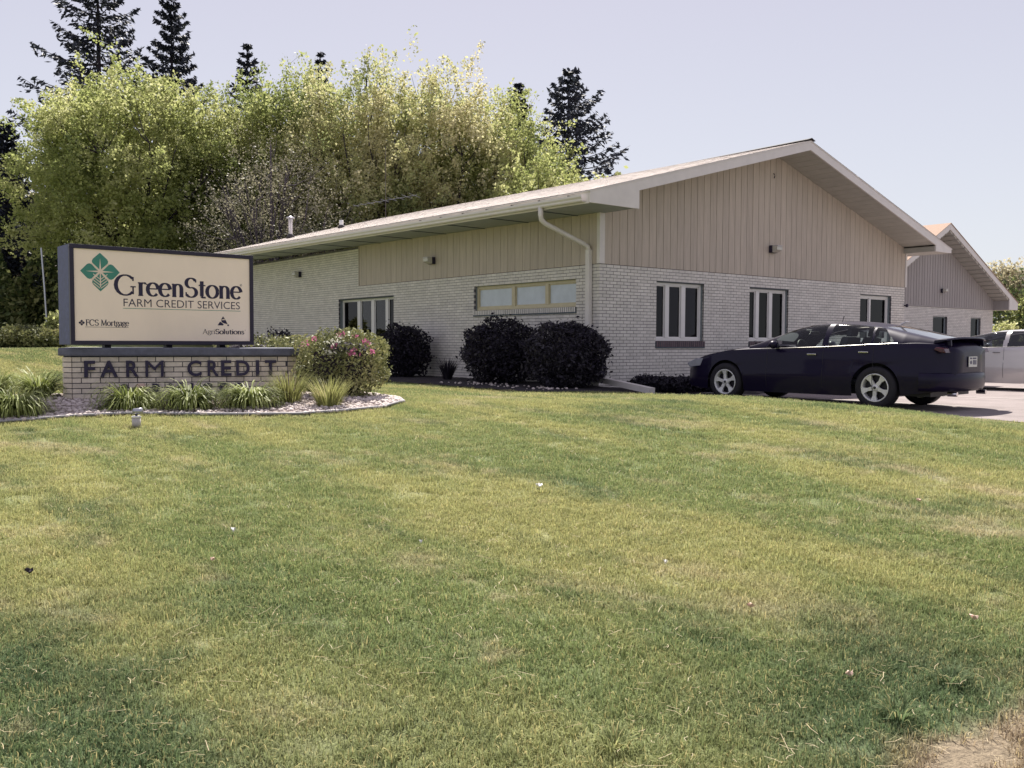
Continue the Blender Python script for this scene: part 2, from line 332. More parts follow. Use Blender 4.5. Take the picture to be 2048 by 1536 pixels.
# ================================================================== GROUND
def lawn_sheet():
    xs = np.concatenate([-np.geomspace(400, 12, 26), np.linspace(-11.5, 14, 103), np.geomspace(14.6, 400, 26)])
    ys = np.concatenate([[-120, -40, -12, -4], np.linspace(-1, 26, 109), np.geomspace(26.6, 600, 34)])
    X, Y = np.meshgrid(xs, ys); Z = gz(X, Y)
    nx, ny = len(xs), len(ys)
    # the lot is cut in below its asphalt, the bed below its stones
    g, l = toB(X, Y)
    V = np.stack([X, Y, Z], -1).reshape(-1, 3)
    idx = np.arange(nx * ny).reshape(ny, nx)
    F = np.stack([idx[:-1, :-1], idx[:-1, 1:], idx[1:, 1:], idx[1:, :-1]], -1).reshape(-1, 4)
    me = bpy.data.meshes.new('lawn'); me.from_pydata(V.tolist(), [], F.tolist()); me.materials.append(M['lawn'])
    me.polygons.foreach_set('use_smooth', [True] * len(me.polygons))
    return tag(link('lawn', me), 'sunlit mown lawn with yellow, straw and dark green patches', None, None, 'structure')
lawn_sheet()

def edge_x(y):       # left edge of the asphalt
    return np.where(y < 16.6, 4.19 + 0.563 * (16.6 - y), 4.19 - 0.0 * y)
def sheet(name, m, poly_fn, x0, x1, y0, y1, dz, n=60, kind='structure', label=None, m_=None):
    xs = np.linspace(x0, x1, n); ys = np.linspace(y0, y1, n)
    vs = []; fs = []
    for j, y in enumerate(ys):
        a, b = poly_fn(y)
        for i in range(n):
            x = a + (b - a) * i / (n - 1); vs.append((x, y, gzf(x, y) + dz))
    for j in range(n - 1):
        for i in range(n - 1): k = j * n + i; fs.append((k, k + 1, k + n + 1, k + n))
    me = bpy.data.meshes.new(name); me.from_pydata(vs, [], fs); me.materials.append(m); me.polygons.foreach_set('use_smooth', [True] * len(fs))
    return tag(link(name, me), label, None, None, kind)
sheet('parking_lot', M['asphalt'], lambda y: (float(edge_x(y)) + 0.03 * math.sin(y * 9), 60), 0, 0, -2, 75, 0.025, 110, label='pale worn asphalt car park beside the building')
def strip(name, m, p0, p1, wd, dz, label):
    p0 = Vector(p0); p1 = Vector(p1); d = (p1 - p0).normalized(); s = Vector((-d.y, d.x)) * wd / 2; vs = []; fs = []; n = 24
    for i in range(n + 1):
        c = p0.lerp(p1, i / n)
        for q in (c - s, c + s): vs.append((q.x, q.y, gzf(q.x, q.y) + dz))
    for i in range(n): fs.append((2 * i, 2 * i + 1, 2 * i + 3, 2 * i + 2))
    me = bpy.data.meshes.new(name); me.from_pydata(vs, [], fs); me.materials.append(m); return tag(link(name, me), label, None, None, 'structure')
HD = R(132.0); HDv = (math.cos(HD), math.sin(HD))
strip('painted_line', M['line'], (8.0 - 0.4, 14.9), (8.0 - 4.4, 14.9 + 4.4), 0.10, 0.0295, 'faded white bay line past the dark car')
strip('painted_line', M['line'], (10.2, 16.6), (6.4, 20.8), 0.10, 0.0295, 'faded white bay line in front of the silver car')

# mulch bed round the building foot
def mulch():
    vs = []; fs = []
    path = [(-0.0, 19.0), (0, 0), (3.6, 0)]
    # strip along the long wall and round the corner, in building coordinates
    n = 90; rows = []
    for i in range(n + 1):
        s = i / n
        if s < 0.72: l = 19 - 19 * s / 0.72; inner = (0.3, l + 0.0); outer = (-2.62 - 0.08 * math.sin(l * 1.4), l)
        elif s < 0.82:
            t = (s - 0.72) / 0.10 * math.pi / 2; inner = (0.3, 0.3); outer = (-2.65 * max(math.cos(t), 0) ** 0.6, -2.15 * max(math.sin(t), 0) ** 0.6)
        else:
            g = (s - 0.82) / 0.18 * 3.7; inner = (g + 0.3, 0.3); outer = (g, -2.15 - 0.12 * math.sin(g))
        rows.append((inner, outer))
    m = 12
    for inner, outer in rows:
        for k in range(m + 1):
            t = k / m; g = inner[0] * (1 - t) + outer[0] * t; l = inner[1] * (1 - t) + outer[1] * t; x, y = BW(g, l); vs.append((x, y, gzf(x, y) + 0.03 + 0.012 * math.sin(g * 9) * math.sin(l * 8)))
    for i in range(n):
        for k in range(m): a = i * (m + 1) + k; fs.append((a, a + 1, a + m + 2, a + m + 1))
    me = bpy.data.meshes.new('mulch_bed'); me.from_pydata(vs, [], fs); me.materials.append(M['mulch']); return tag(link('mulch_bed', me), 'dark mulch bed along the foot of the brick walls', None, None, 'structure')
mulch()

# ================================================================== BUILDING ONE
Z0 = -0.86 + EYE                           # local z 0
def zc(z): return z + 0.86                 # camera-relative height -> local
TILT = 0.012
B1 = empty('office_building', (CX, CY, Z0), YAW, 'long low cream brick building with beige board gable, nearest the camera', 'building')
ZB = zc(1.605); COURSE = 0.0677; BL_ = 0.2032
ZSOF = zc(2.64); ZEAVE = zc(2.86); ZRID = zc(4.77); GR = 5.93; GE0 = -1.19; GE1 = 12.95; OG = 0.94; LEND = 18.4; GW = 12.2
def ztop(g): return ZEAVE + (ZRID - ZEAVE) * (g - GE0) / (GR - GE0) if g < GR else ZRID - (ZRID - zc(2.70)) * (g - GR) / (GE1 - GR)

def rects(a0, a1, z0, z1, holes):
    """rectangle minus rectangular holes -> list of rectangles"""
    A = sorted({a0, a1, *[v for h in holes for v in h[:2] if a0 < v < a1]}); Zs = sorted({z0, z1, *[v for h in holes for v in h[2:] if z0 < v < z1]})
    res = []
    for i in range(len(A) - 1):
        for j in range(len(Zs) - 1):
            ca = (A[i] + A[i + 1]) / 2; cz = (Zs[j] + Zs[j + 1]) / 2
            if not any(h[0] < ca < h[1] and h[2] < cz < h[3] for h in holes): res.append((A[i], A[i + 1], Zs[j], Zs[j + 1]))
    return res
def bond(a0, a1, z0, nc, holes, off=0.0, course=COURSE, bl=BL_, joint=0.010, skip=0.03):
    """running bond: list of bricks (a0,a1,z0,z1)"""
    res = []
    for c in range(nc):
        za = z0 + c * course; zb_ = za + course - joint; o = off + (bl / 2 if c % 2 else 0)
        k = math.floor((a0 - o) / bl) ; x = o + k * bl
        cuts = [h for h in holes if h[2] < (za + zb_) / 2 < h[3]]
        while x < a1:
            segs = [(max(x, a0), min(x + bl - joint, a1))]
            for h in cuts:
                ns = []
                for s in segs:
                    if h[1] <= s[0] or h[0] >= s[1]: ns.append(s)
                    else:
                        if s[0] < h[0]: ns.append((s[0], h[0]))
                        if s[1] > h[1]: ns.append((h[1], s[1]))
                segs = ns
            for s in segs:
                if s[1] - s[0] > skip: res.append((s[0], s[1], za, zb_))
            x += bl
    return res
win_L = [(0.71, 4.34, 1.49, 2.20), (8.08, 11.26, 0.62, 2.10)]
win_G = [(1.71, 3.30, 0.755, 2.18), (4.97, 6.55, 0.755, 2.17), (9.85, 11.47, 0.755, 2.185)]
NC = 41; ZBOT = ZB - NC * COURSE
TH = 0.22
# wall cores
mb = MB()
for (a, b, z0, z1) in rects(0.006, LEND, -0.6, ZB, win_L): mb.box(0.008, a, z0, TH, b, z1)
for (a, b, z0, z1) in rects(9.98, LEND, ZB, ZSOF - 0.02, []): mb.box(0.008, a, z0, TH, b, z1 + TILT * 9.9)
mb.obj('wall', M['mortar'], B1)
mb = MB()
for (a, b, z0, z1) in rects(TH + 0.002, GW - TH - 0.002, -0.6, ZB, win_G): mb.box(a, 0.008, z0, b, TH, z1)
mb.obj('wall', M['mortar'], B1)
MB().box(GW - TH, 0.008, -0.6, GW - 0.006, LEND, ZSOF - 0.1).obj('wall', M['mortar'], B1)
MB().box(TH + .002, LEND - TH, -0.6, GW - TH - .002, LEND - .002, ZSOF + 0.1).obj('wall', M['mortar'], B1)
# siding backing (dark groove colour) on long wall and gable
MB().box(0.012, 0.006, ZB, TH, 9.98, ZSOF + 0.02).obj('siding_backing', M['groove'], B1)
gp = [(0.10, ZB), (GW - 0.02, ZB), (GW - 0.02, ztop(GW) - 0.20)] + [(GR, ZRID - 0.2), (0.10, ztop(0.1) - 0.20)]
MB().prism(gp, 0.014, TH - .002, 'y').obj('siding_backing', M['groove'], B1)
# bricks
allb = []
lw = bond(0.0, LEND, ZBOT, NC, win_L, off=0.0) + [b for b in bond(9.98, LEND, ZB, 16, [], off=0.0) if b[3] < ZSOF + TILT * b[0] + 0.02]
gw = bond(0.0, GW, ZBOT, NC, win_G, off=BL_ / 2 - 0.1)
for b in lw: allb.append(('L', b))
for b in gw: allb.append(('G', b))
def bcen(w_, b):
    a = (b[0] + b[1]) / 2; x, y = BW(0, a) if w_ == 'L' else BW(a, 0); return math.hypot(x, y)
allb.sort(key=lambda t: bcen(*t) + (0 if t[1][2] > 0.25 else 3))
def brick_rnd(o):
    n = len(o.data.polygons); at = o.data.attributes.new('rnd', 'FLOAT', 'FACE'); at.data.foreach_set('value', np.repeat(rng.random(n // 6 + 1), 6)[:n].astype(np.float32)); return o
mesh_cache = {}
def brick_mesh(L_, H_, D_, m, key):
    k = (round(L_, 3), round(H_, 3), key)
    if k not in mesh_cache: mesh_cache[k] = MB().box(0, 0, 0, L_, D_, H_).mesh('brick', m)
    return mesh_cache[k]
rest = MB(); ni = 0
for i, (w_, b) in enumerate(allb):
    pr = 0.0015 * random.random()
    if ni < 292 and b[2] > 0.2:
        me = brick_mesh(round(b[1] - b[0], 2), b[3] - b[2], 0.05, M['brick'], 'b')
        o = link('brick', me, B1); ni += 1
        if w_ == 'L': o.rotation_euler = (0, 0, -math.pi / 2); o.location = (-pr, b[1], b[2])
        else: o.location = (b[0], -pr, b[2])
    elif w_ == 'L': rest.box(-pr, b[0], b[2], 0.05, b[1], b[3])
    else: rest.box(b[0], -pr, b[2], b[1], 0.05, b[3])
brick_rnd(rest.obj('bricks', M['brickmass'], B1, recalc=False, kind='stuff'))

# siding boards
def board(name, poly, y0, y1, parent, m=None, axis='y'):
    return MB().prism(poly, y0, y1, axis).obj(name, m or M['siding'], parent)
l = 0.306 - 0.272; k = 0
while l < 9.97:
    a = max(l, 0.06) + 0.005; b = min(l + 0.272, 9.96) - 0.005
    if b - a > 0.03: MB().box(-0.012, a, ZB + 0.002, 0.011, b, ZSOF + TILT * a).obj('siding_board', M['siding'], B1)
    l += 0.272
g = 0.114
while g < GW - 0.02:
    a = g + 0.006; b = min(g + 0.2235, GW - 0.03) - 0.006
    if b - a > 0.03:
        za = ztop(a) - 0.215; zb_ = ztop(b) - 0.215
        pts = [(a, ZB + 0.002), (b, ZB + 0.002), (b, zb_)] + ([(GR, ZRID - 0.215)] if a < GR < b else []) + [(a, za)]
        board('siding_board', pts, -0.012, 0.013, B1)
    g += 0.2235
MB().box(-0.034, -0.034, ZB + 0.003, 0.11, 0.052, ZSOF - 0.002).obj('corner_board', M['trim'], B1)
MB().box(GW - 0.03, -0.03, ZB + 0.003, GW + 0.05, 0.10, ztop(GW) - 0.24).obj('corner_board', M['trim'], B1)
MB().box(-0.02, 9.965, ZB + 0.003, 0.006, 10.01, ZSOF + .1).obj('siding_trim', M['siding'], B1)

# flat soffit under the long eave, panel by panel
edges = [-OG + 0.02] + [0.66 + 1.62 * i for i in range(12)]
edges = [e for e in edges if e < LEND + 0.3] + [LEND + 0.3]
for a, b in zip(edges[:-1], edges[1:]):
    t0, t1 = TILT * a, TILT * b; a2 = a + 0.02; b2 = b - 0.02
    MB().add([(GE0 + .02, a2, ZSOF + t0), (-.002, a2, ZSOF + t0), (-.002, b2, ZSOF + t1), (GE0 + .02, b2, ZSOF + t1), (GE0 + .02, a2, ZSOF + t0 + .02), (-.002, a2, ZSOF + t0 + .02), (-.002, b2, ZSOF + t1 + .02), (GE0 + .02, b2, ZSOF + t1 + .02)],
             [(0, 3, 2, 1), (4, 5, 6, 7), (0, 1, 5, 4), (1, 2, 6, 5), (2, 3, 7, 6), (3, 0, 4, 7)]).obj('soffit_panel', M['eavesoffit'], B1)
for e in edges[1:-1]: MB().box(GE0 + .025, e - 0.022, ZSOF - 0.012 + TILT * e, -0.014, e + 0.022, ZSOF - 0.002 + TILT * e).obj('soffit_batten', M['seam'], B1)
# long fascia and gutter
def tbox(x0, x1, y0, y1, z0, z1, name, m, parent=B1, **kw):
    """box whose z follows the roof's slight fall along l"""
    vs = []
    for z in (z0, z1):
        for (x, y) in ((x0, y0), (x1, y0), (x1, y1), (x0, y1)): vs.append((x, y, z + TILT * y))
    return MB().add(vs, [(0, 3, 2, 1), (4, 5, 6, 7), (0, 1, 5, 4), (1, 2, 6, 5), (2, 3, 7, 6), (3, 0, 4, 7)]).obj(name, m, parent, **kw)
tbox(GE0 - 0.005, GE0 + 0.02, -OG + 0.02, LEND + .32, ZSOF - 0.02, ZEAVE - 0.012, 'fascia', M['trim'])
prof = [(0, 0), (-0.085, 0.0), (-0.10, 0.02), (-0.10, 0.05), (-0.125, 0.085), (-0.125, 0.125), (-0.115, 0.125), (-0.113, 0.09), (-0.088, 0.052), (-0.088, 0.012), (0, 0.012)]
gm = MB(); n_ = len(prof); ya, yb = -OG + 0.10, LEND + 0.25; zz = ZSOF + 0.012
vs = [(GE0 - 0.006 + q[0], ya, zz + q[1] + TILT * ya) for q in prof] + [(GE0 - 0.006 + q[0], yb, zz + q[1] + TILT * yb) for q in prof]
gm.add(vs, [tuple(range(n_)), tuple(range(n_, 2 * n_))] + [(i, (i + 1) % n_, (i + 1) % n_ + n_, i + n_) for i in range(n_)])
gut = gm.obj('gutter', M['trim'], B1)
for i in range(7):
    y = -OG + 0.45 + i * 0.62 * 1.4
    MB().box(GE0 - 0.128, y, zz + 0.122 + TILT * y, GE0 - 0.006, y + 0.03, zz + 0.142 + TILT * y).obj('hanger', M['darkmetal'], gut)
tbox(GE0 + 0.02, -0.002, -OG + 0.02, LEND + .3, ZSOF + 0.03, ZSOF + 0.05, 'soffit_backing', M['seam'])
# roof planes: deck + shingle courses
def roof_side(g0, z0, g1, z1, nrow, m, name):
    deck = MB(); ya, yb = -OG - 0.03, LEND + 0.35
    vs = []
    for (g, z) in ((g0, z0), (g1, z1)):
        for y in (ya, yb):
            vs += [(g, y, z - 0.03 + TILT * y), (g, y, z - 0.012 + TILT * y)]
    deck.add(vs, [(0, 2, 6, 4), (1, 5, 7, 3), (0, 1, 3, 2), (4, 6, 7, 5), (0, 4, 5, 1), (2, 3, 7, 6)]).obj('roof_deck', M['trim'], B1)
    V = []; Rn = []
    for r_ in range(nrow):
        t0 = r_ / nrow; t1 = (r_ + 1.15) / nrow; t1 = min(t1, 1.0)
        y = ya - random.random() * 0.3
        while y < yb:
            wd = random.choice((0.14, 0.17, 0.2, 0.24)); lift = 0.003 + random.random() * 0.002
            a, b = max(y, ya), min(y + wd - 0.006, yb)
            if b > a:
                gA, zA = g0 + (g1 - g0) * t0, z0 + (z1 - z0) * t0; gB, zB = g0 + (g1 - g0) * t1, z0 + (z1 - z0) * t1
                V.append([(gA, a, zA + lift + TILT * a), (gA, b, zA + lift + TILT * b), (gB, b, zB + 0.001 + TILT * b), (gB, a, zB + 0.001 + TILT * a)])
                V.append([(gA, a, zA - 0.002 + TILT * a), (gA, b, zA - 0.002 + TILT * b), (gA, b, zA + lift + TILT * b), (gA, a, zA + lift + TILT * a)])
            y += wd
    me = quads_mesh(name, np.array(V), m); o = link(name, me, B1); o['kind'] = 'stuff'; return o
roof_side(GE0 - 0.03, ZEAVE, GR, ZRID, 50, M['shingle'], 'shingles')
roof_side(GE1 + 0.03, zc(2.70), GR, ZRID, 50, M['shingle'], 'shingles')
MB().prism([(GR - 0.14, ZRID - 0.02), (GR, ZRID + 0.03), (GR + 0.14, ZRID - 0.02), (GR + 0.14, ZRID - 0.005), (GR, ZRID + 0.045), (GR - 0.14, ZRID - 0.005)], -OG - 0.05, LEND + 0.3, 'y').obj('ridge_cap', M['ridge'], B1)
# rake fascia boards at the gable
yF0, yF1 = -OG - 0.02, -OG + 0.02
MB().prism([(GE0, ztop(GE0) - 0.01), (GE0, ZSOF - 0.02), (0.14, ZSOF - 0.02), (0.14, ztop(0.14) - 0.235), (GR, ZRID - 0.235), (GR, ZRID - 0.01)], yF0, yF1, 'y').obj('rake_fascia', M['trim'], B1)
MB().prism([(GR + .002, ZRID - 0.01), (GR + .002, ZRID - 0.235), (12.05, ztop(12.05) - 0.235), (12.05, zc(2.56)), (GE1, zc(2.56)), (GE1, ztop(GE1) - 0.01)], yF0, yF1, 'y').obj('rake_fascia', M['trim'], B1)
# return boxes behind the fascia ends
MB().box(0.118, -OG + 0.022, ZSOF, 0.138, -0.014, ztop(0.14) - 0.24).obj('eave_return', M['trim'], B1)
MB().box(12.06, -OG + 0.022, zc(2.565), 12.08, -0.014, ztop(12.1) - 0.24).obj('eave_return', M['soffit'], B1)
MB().box(12.082, -OG + 0.022, zc(2.565), GE1 - 0.01, LEND, zc(2.585)).obj('soffit_panel', M['soffit'], B1)
MB().box(0.0, -OG + 0.022, ZSOF - 0.0, 0.117, -0.036, ZSOF + 0.02).obj('soffit_panel', M['eavesoffit'], B1)
MB().box(GE1 - 0.02, -OG + 0.05, zc(2.56), GE1, LEND + .3, zc(2.69)).obj('fascia', M['trim'], B1)
# sloped gable soffit boards
def rake_soffit(g0, g1):
    n = int(abs(g1 - g0) / 0.24)
    for i in range(n):
        a = g0 + (g1 - g0) * i / n + 0.006; b = g0 + (g1 - g0) * (i + 1) / n - 0.006
        za, zb_ = ztop(a) - 0.222, ztop(b) - 0.222
        MB().prism([(a, za), (b, zb_), (b, zb_ + 0.015), (a, za + 0.015)], -OG + 0.022, -0.016, 'y').obj('soffit_board', M['soffit'], B1)
rake_soffit(0.14, GR); rake_soffit(GR, 12.05)
MB().prism([(0.14, ztop(.14) - 0.2), (GR, ZRID - 0.2), (12.05, ztop(12.05) - 0.2), (12.05, ztop(12.05) - 0.19), (GR, ZRID - 0.19), (0.14, ztop(.14) - 0.19)], -OG + 0.022, 0.0, 'y').obj('soffit_backing', M['seam'], B1)

# windows ---------------------------------------------------------
def window(wall, a0, a1, z0, z1, bars, frame, depth=0.10, fw=0.055, sill=None, blinds=(), curtains=(), lab=None):
    """bars: mullion centres; local frame x along wall, y inwards"""
    wn = empty('window', (0, 0, 0)); wn.parent = B1
    if wall == 'L': wn.rotation_euler = (0, 0, math.pi / 2); T = Matrix.Rotation(math.pi / 2, 4, 'Z')
    if lab: wn['label'] = lab
    sgn = -1 if wall == 'L' else 1      # on the long wall local y points out after the turn
    def bx(mb_, x0, y0, zz0, x1, y1, zz1):
        ya, yb = sorted((sgn * y0, sgn * y1)); return mb_.box(x0, ya, zz0, x1, yb, zz1)
    f = MB(); d0 = depth; d1 = depth + 0.06
    bx(f, a0, d0, z0, a1, d1, z0 + fw); bx(f, a0, d0, z1 - fw - 0.0, a1, d1, z1)
    bx(f, a0, d0, z0 + fw, a0 + fw, d1, z1 - fw); bx(f, a1 - fw, d0, z0 + fw, a1, d1, z1 - fw)
    f.obj('window_frame', frame, wn, bevel=0.004)
    xs = [a0 + fw] + [v for c, wd in bars for v in (c - wd / 2, c + wd / 2)] + [a1 - fw]
    for c, wd in bars: bx(MB(), c - wd / 2, d0 - 0.012, z0 + fw, c + wd / 2, d1, z1 - fw).obj('mullion', frame, wn, bevel=0.004)
    for i in range(0, len(xs), 2):
        x0, x1 = xs[i], xs[i + 1]
        s = MB(); e = 0.022
        bx(s, x0, d0 + 0.02, z0 + fw, x1, d1 - .01, z0 + fw + e); bx(s, x0, d0 + 0.02, z1 - fw - e, x1, d1 - .01, z1 - fw)
        bx(s, x0, d0 + 0.02, z0 + fw + e, x0 + e, d1 - .01, z1 - fw - e); bx(s, x1 - e, d0 + 0.02, z0 + fw + e, x1, d1 - .01, z1 - fw - e)
        s.obj('sash', frame, wn)
        bx(MB(), x0 + e, d0 + 0.035, z0 + fw + e, x1 - e, d0 + 0.041, z1 - fw - e).obj('pane', (M['blind'] if blinds else (M['clearpane'] if i // 2 in curtains else M['winglass'])), wn)
        if i // 2 in curtains: bx(MB(), x0, d0 + 0.07, z0 + fw, x1, d0 + 0.08, z1 - fw).obj('curtain', M['curtain'], wn)
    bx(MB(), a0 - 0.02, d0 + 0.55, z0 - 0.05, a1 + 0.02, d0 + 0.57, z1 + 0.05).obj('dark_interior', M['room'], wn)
    r_ = MB(); bx(r_, a0 + .001, 0.052, z0 + .001, a0 + 0.012, d0 + 0.5, z1 - .001); bx(r_, a1 - 0.012, 0.052, z0 + .001, a1 - .001, d0 + 0.5, z1 - .001); bx(r_, a0 + .012, 0.052, z1 - 0.014, a1 - .012, d0 + .5, z1 - 0.002)
    r_.obj('reveal', M['reveal'], wn)
    bx(MB(), a0 - .002, 0.004, z1 + .001, a1 + .002, 0.06, z1 + 0.012).obj('lintel', M['seam'], wn)
    if sill:
        zs0, zs1, m_ = sill; bx(MB(), a0 - 0.02, -0.026, zs0 - 0.022, a1 + 0.02, 0.12, zs1 - 0.006).obj('window_sill', M['seam'], wn)
        n = int((a1 - a0 + 0.04) / 0.0677)
        for i in range(n):
            x = a0 - 0.02 + (a1 - a0 + 0.04) * i / n
            bx(MB(), x + 0.010, -0.035, zs0 + 0.006, x + 0.0677 - 0.012, 0.11, zs1).obj('sill_brick', m_, wn)
    return wn
# windows in the long wall: measured from the building corner along l
window('L', 0.71, 4.34, 1.61, 2.20, [(1.735, 0.11), (2.915, 0.12)], M['wintan'], 0.085, 0.075, (1.49, 1.60, M['brick']), (0, 1, 2))
window('L', 8.08, 11.26, 0.62, 2.10, [(8.645, 0.14), (9.435, 0.16), (10.24, 0.17)], M['winwhite'], 0.13, 0.05, None, (), (1, 2))
window('G', 1.71, 3.30, 0.89, 2.18, [(2.145, 0.13), (2.68, 0.14)], M['winwhite'], 0.09, 0.07, (0.755, 0.885, M['sillbrick']))
window('G', 4.97, 6.55, 0.89, 2.17, [(5.39, 0.13), (5.92, 0.13)], M['winwhite'], 0.09, 0.07, (0.755, 0.885, M['sillbrick']))
window('G', 9.85, 11.47, 0.89, 2.185, [(10.50, 0.07)], M['winwhite'], 0.10, 0.085, (0.755, 0.885, M['sillbrick']))

# downspout with offset and ground extension
DS = empty('downspout', (0, 0, 0)); DS.parent = B1
def bar(mb_, p0, p1, w0, w1):
    p0 = Vector(p0); p1 = Vector(p1); d = (p1 - p0).normalized(); a = d.cross(Vector((1, 0, 0.02))).normalized(); b = d.cross(a).normalized(); vs = []
    for p in (p0, p1):
        for (i, j) in ((-1, -1), (1, -1), (1, 1), (-1, 1)): vs.append(p + a * w0 / 2 * i + b * w1 / 2 * j)
    return mb_.add(vs, [(0, 3, 2, 1), (4, 5, 6, 7), (0, 1, 5, 4), (1, 2, 6, 5), (2, 3, 7, 6), (3, 0, 4, 7)])
m_ = MB(); gx = GE0 - 0.06; ly = 0.40
m_.tube([(gx, ly, zz + 0.02), (gx, ly, zz - 0.13), (gx + 0.02, ly, zz - 0.22), (gx + 0.10, ly - .01, zz - 0.29), (-0.16, 0.30, ZSOF - 0.63), (-0.08, 0.27, ZSOF - 0.68), (-0.062, 0.255, ZSOF - 0.78)], 0.052, 10)
m_.obj('elbow', M['trim'], DS, smooth=True)
MB().box(-0.115, 0.20, 0.10, -0.015, 0.31, ZSOF - 0.74).obj('pipe', M['trim'], DS, bevel=0.008)
# the flat extension lying out over the mulch
e0 = Vector((-0.10, 0.22, 0.14)); tipw = (2.62, 16.9)
tg, tl = toB(*tipw); e1 = Vector((float(tg), float(tl), gzf(*tipw) - Z0 + 0.10))
bar(MB(), e0, e1, 0.11, 0.13).obj('extension', M['trim'], DS)

# wall lights
def wall_light(name_loc, rz, label):
    t = empty('wall_light', name_loc, rz, label, 'wall light', 'wall lights on the two buildings')
    MB().box(-0.11, -0.10, -0.09, 0.11, 0.0, 0.09).obj('housing', M['darkmetal'], t, bevel=0.012)
    MB().prism([(-0.10, 0.085), (-0.24, 0.06), (-0.24, -0.03), (-0.10, -0.085)], -0.105, 0.105, 'x').obj('lens', M['lens'], t, bevel=0.008)
    MB().box(-0.10, -0.25, 0.06, 0.10, -0.10, 0.085).obj('visor', M['plastic'], t)
    return t
x, y = BW(-0.012, 6.11); wall_light((x, y, zc(2.07) + Z0), YAW - math.pi / 2, 'boxy wall light on the beige boards of the long wall')
x, y = BW(-0.0, 13.89); wall_light((x, y, zc(2.15) + Z0), YAW - math.pi / 2, 'boxy wall light on bare brick, just right of the sign board')
x, y = BW(5.79, -0.012); wall_light((x, y, zc(2.27) + Z0), YAW, 'boxy wall light in the middle of the near beige gable')
# small hook and camera
x, y = BW(5.82, -0.014); o = MB().tube([(0, 0, 0.06), (0, -.03, 0.05), (0, -.04, 0), (0, -.02, -.05)], 0.012, 6).obj('hook', M['darkmetal']); o.location = (x, y, zc(4.04) + Z0); o.rotation_euler = (0, 0, YAW); tag(o, 'small dark hook high in the peak of the near gable', 'hook')
x, y = BW(GW - 0.0, -0.01); t = empty('security_camera', (x, y, zc(1.08) + Z0), YAW, 'small dark camera at the right edge of the near gable wall', 'camera')
MB().lathe([(0.0, -0.05), (0.04, -0.04), (0.045, 0), (0.03, 0.04), (0, 0.05)], 12).obj('dome', M['darkmetal'], t, smooth=True).location = (0, -0.07, 0); MB().box(-0.03, -0.05, -0.02, 0.03, 0, 0.02).obj('bracket', M['darkmetal'], t)
# utility meter glimpsed over the bush
x, y = BW(-0.01, 1.0); t = empty('utility_meter', (x, y, zc(0.36) + Z0), YAW - math.pi / 2, 'small grey utility meter on the brick just above the right bush of the pair', 'meter')
MB().box(-0.12, -0.09, -0.12, 0.12, 0, 0.09).obj('housing', M['plastic'], t, bevel=0.01)
for q in (-0.07, 0.0, 0.07): MB().lathe([(0.028, -0.02), (0.028, 0), (0.0, 0.002)], 10, 'y', (q, -0.10, 0.02)).obj('dial', M['galv'], t)
# roof furniture ---------------------------------------------------
def roof_pt(px, py, g):
    """point over the near slope at offset g whose bearing matches the photo"""
    t = (px - 1024) / 1811.6; # solve x/y = t along l
    # BW(g,l): x = a+uLx*l ; y = b+uLy*l
    a = CX + uG[0] * g; b = CY + uG[1] * g; l = (t * b - a) / (uL[0] - t * uL[1]); return l
g_ = 0.9; l_ = roof_pt(583, 0, g_); x, y = BW(g_, l_); zb_ = Z0 + ztop(g_) + TILT * l_
t = empty('flue_pipe', (x, y, zb_), 0, 'tall grey flue with a mushroom cap on the roof', 'flue')
MB().lathe([(0.0, 0.0), (0.17, 0.0), (0.10, 0.12), (0.075, 0.14)], 16).obj('flashing', M['ridge'], t, smooth=True)
MB().lathe([(0.07, 0.0), (0.07, 0.62), (0.085, 0.62), (0.085, 0.66), (0.0, 0.66)], 16).obj('pipe', M['galv'], t, smooth=True)
MB().lathe([(0.0, 0.70), (0.16, 0.70), (0.155, 0.715), (0.0, 0.78)], 16).obj('cap', M['galv'], t, smooth=True)
for q in range(3): MB().box(-0.008 + 0.08 * math.cos(q * 2.1), 0.08 * math.sin(q * 2.1) - .008, 0.655, 0.008 + 0.08 * math.cos(q * 2.1), 0.08 * math.sin(q * 2.1) + .008, 0.71).obj('cap_strut', M['galv'], t)
g_ = 2.2; l_ = roof_pt(684, 0, g_); x, y = BW(g_, l_); zb_ = Z0 + ztop(g_) + TILT * l_
t = empty('roof_vent', (x, y, zb_), 0, 'short white plumbing vent on the roof, right of the flue', 'vent')
MB().lathe([(0.0, 0.0), (0.14, 0.0), (0.09, 0.10), (0.075, 0.10)], 14).obj('flashing', M['ridge'], t, smooth=True)
MB().lathe([(0.07, 0.0), (0.07, 0.27), (0.06, 0.27), (0.06, 0.05), (0, 0.05)], 14).obj('pipe', M['white'], t, smooth=True)
# television aerial behind the ridge line
g_ = 4.4; l_ = roof_pt(772, 0, g_); x, y = BW(g_, l_); zb_ = Z0 + ztop(g_) + TILT * l_
t = empty('television_aerial', (x, y, zb_), 0, 'thin television aerial with a long boom standing on the roof before the trees', 'aerial')
top = 7.2 + EYE - zb_; bz = 5.15 + EYE - zb_
MB().tube([(0, 0, -0.05), (0, 0, top)], 0.010, 6).obj('mast', M['bark_grey'], t)
bm_ = MB().tube([(-1.25, 0.35, bz - 0.10), (1.2, -0.3, bz + 0.22)], 0.009, 6).obj('boom', M['concrete'], t)
for i in range(9):
    s = -1.15 + i * 0.28; L_ = 0.25 + 0.03 * i; cxx = s; cyy = 0.35 - 0.65 * (s + 1.25) / 2.45; cz_ = bz - 0.10 + 0.32 * (s + 1.25) / 2.45
    MB().tube([(cxx - 0.3 * L_, cyy - L_, cz_), (cxx + 0.3 * L_, cyy + L_, cz_)], 0.006, 5).obj('element', M['concrete'], bm_)

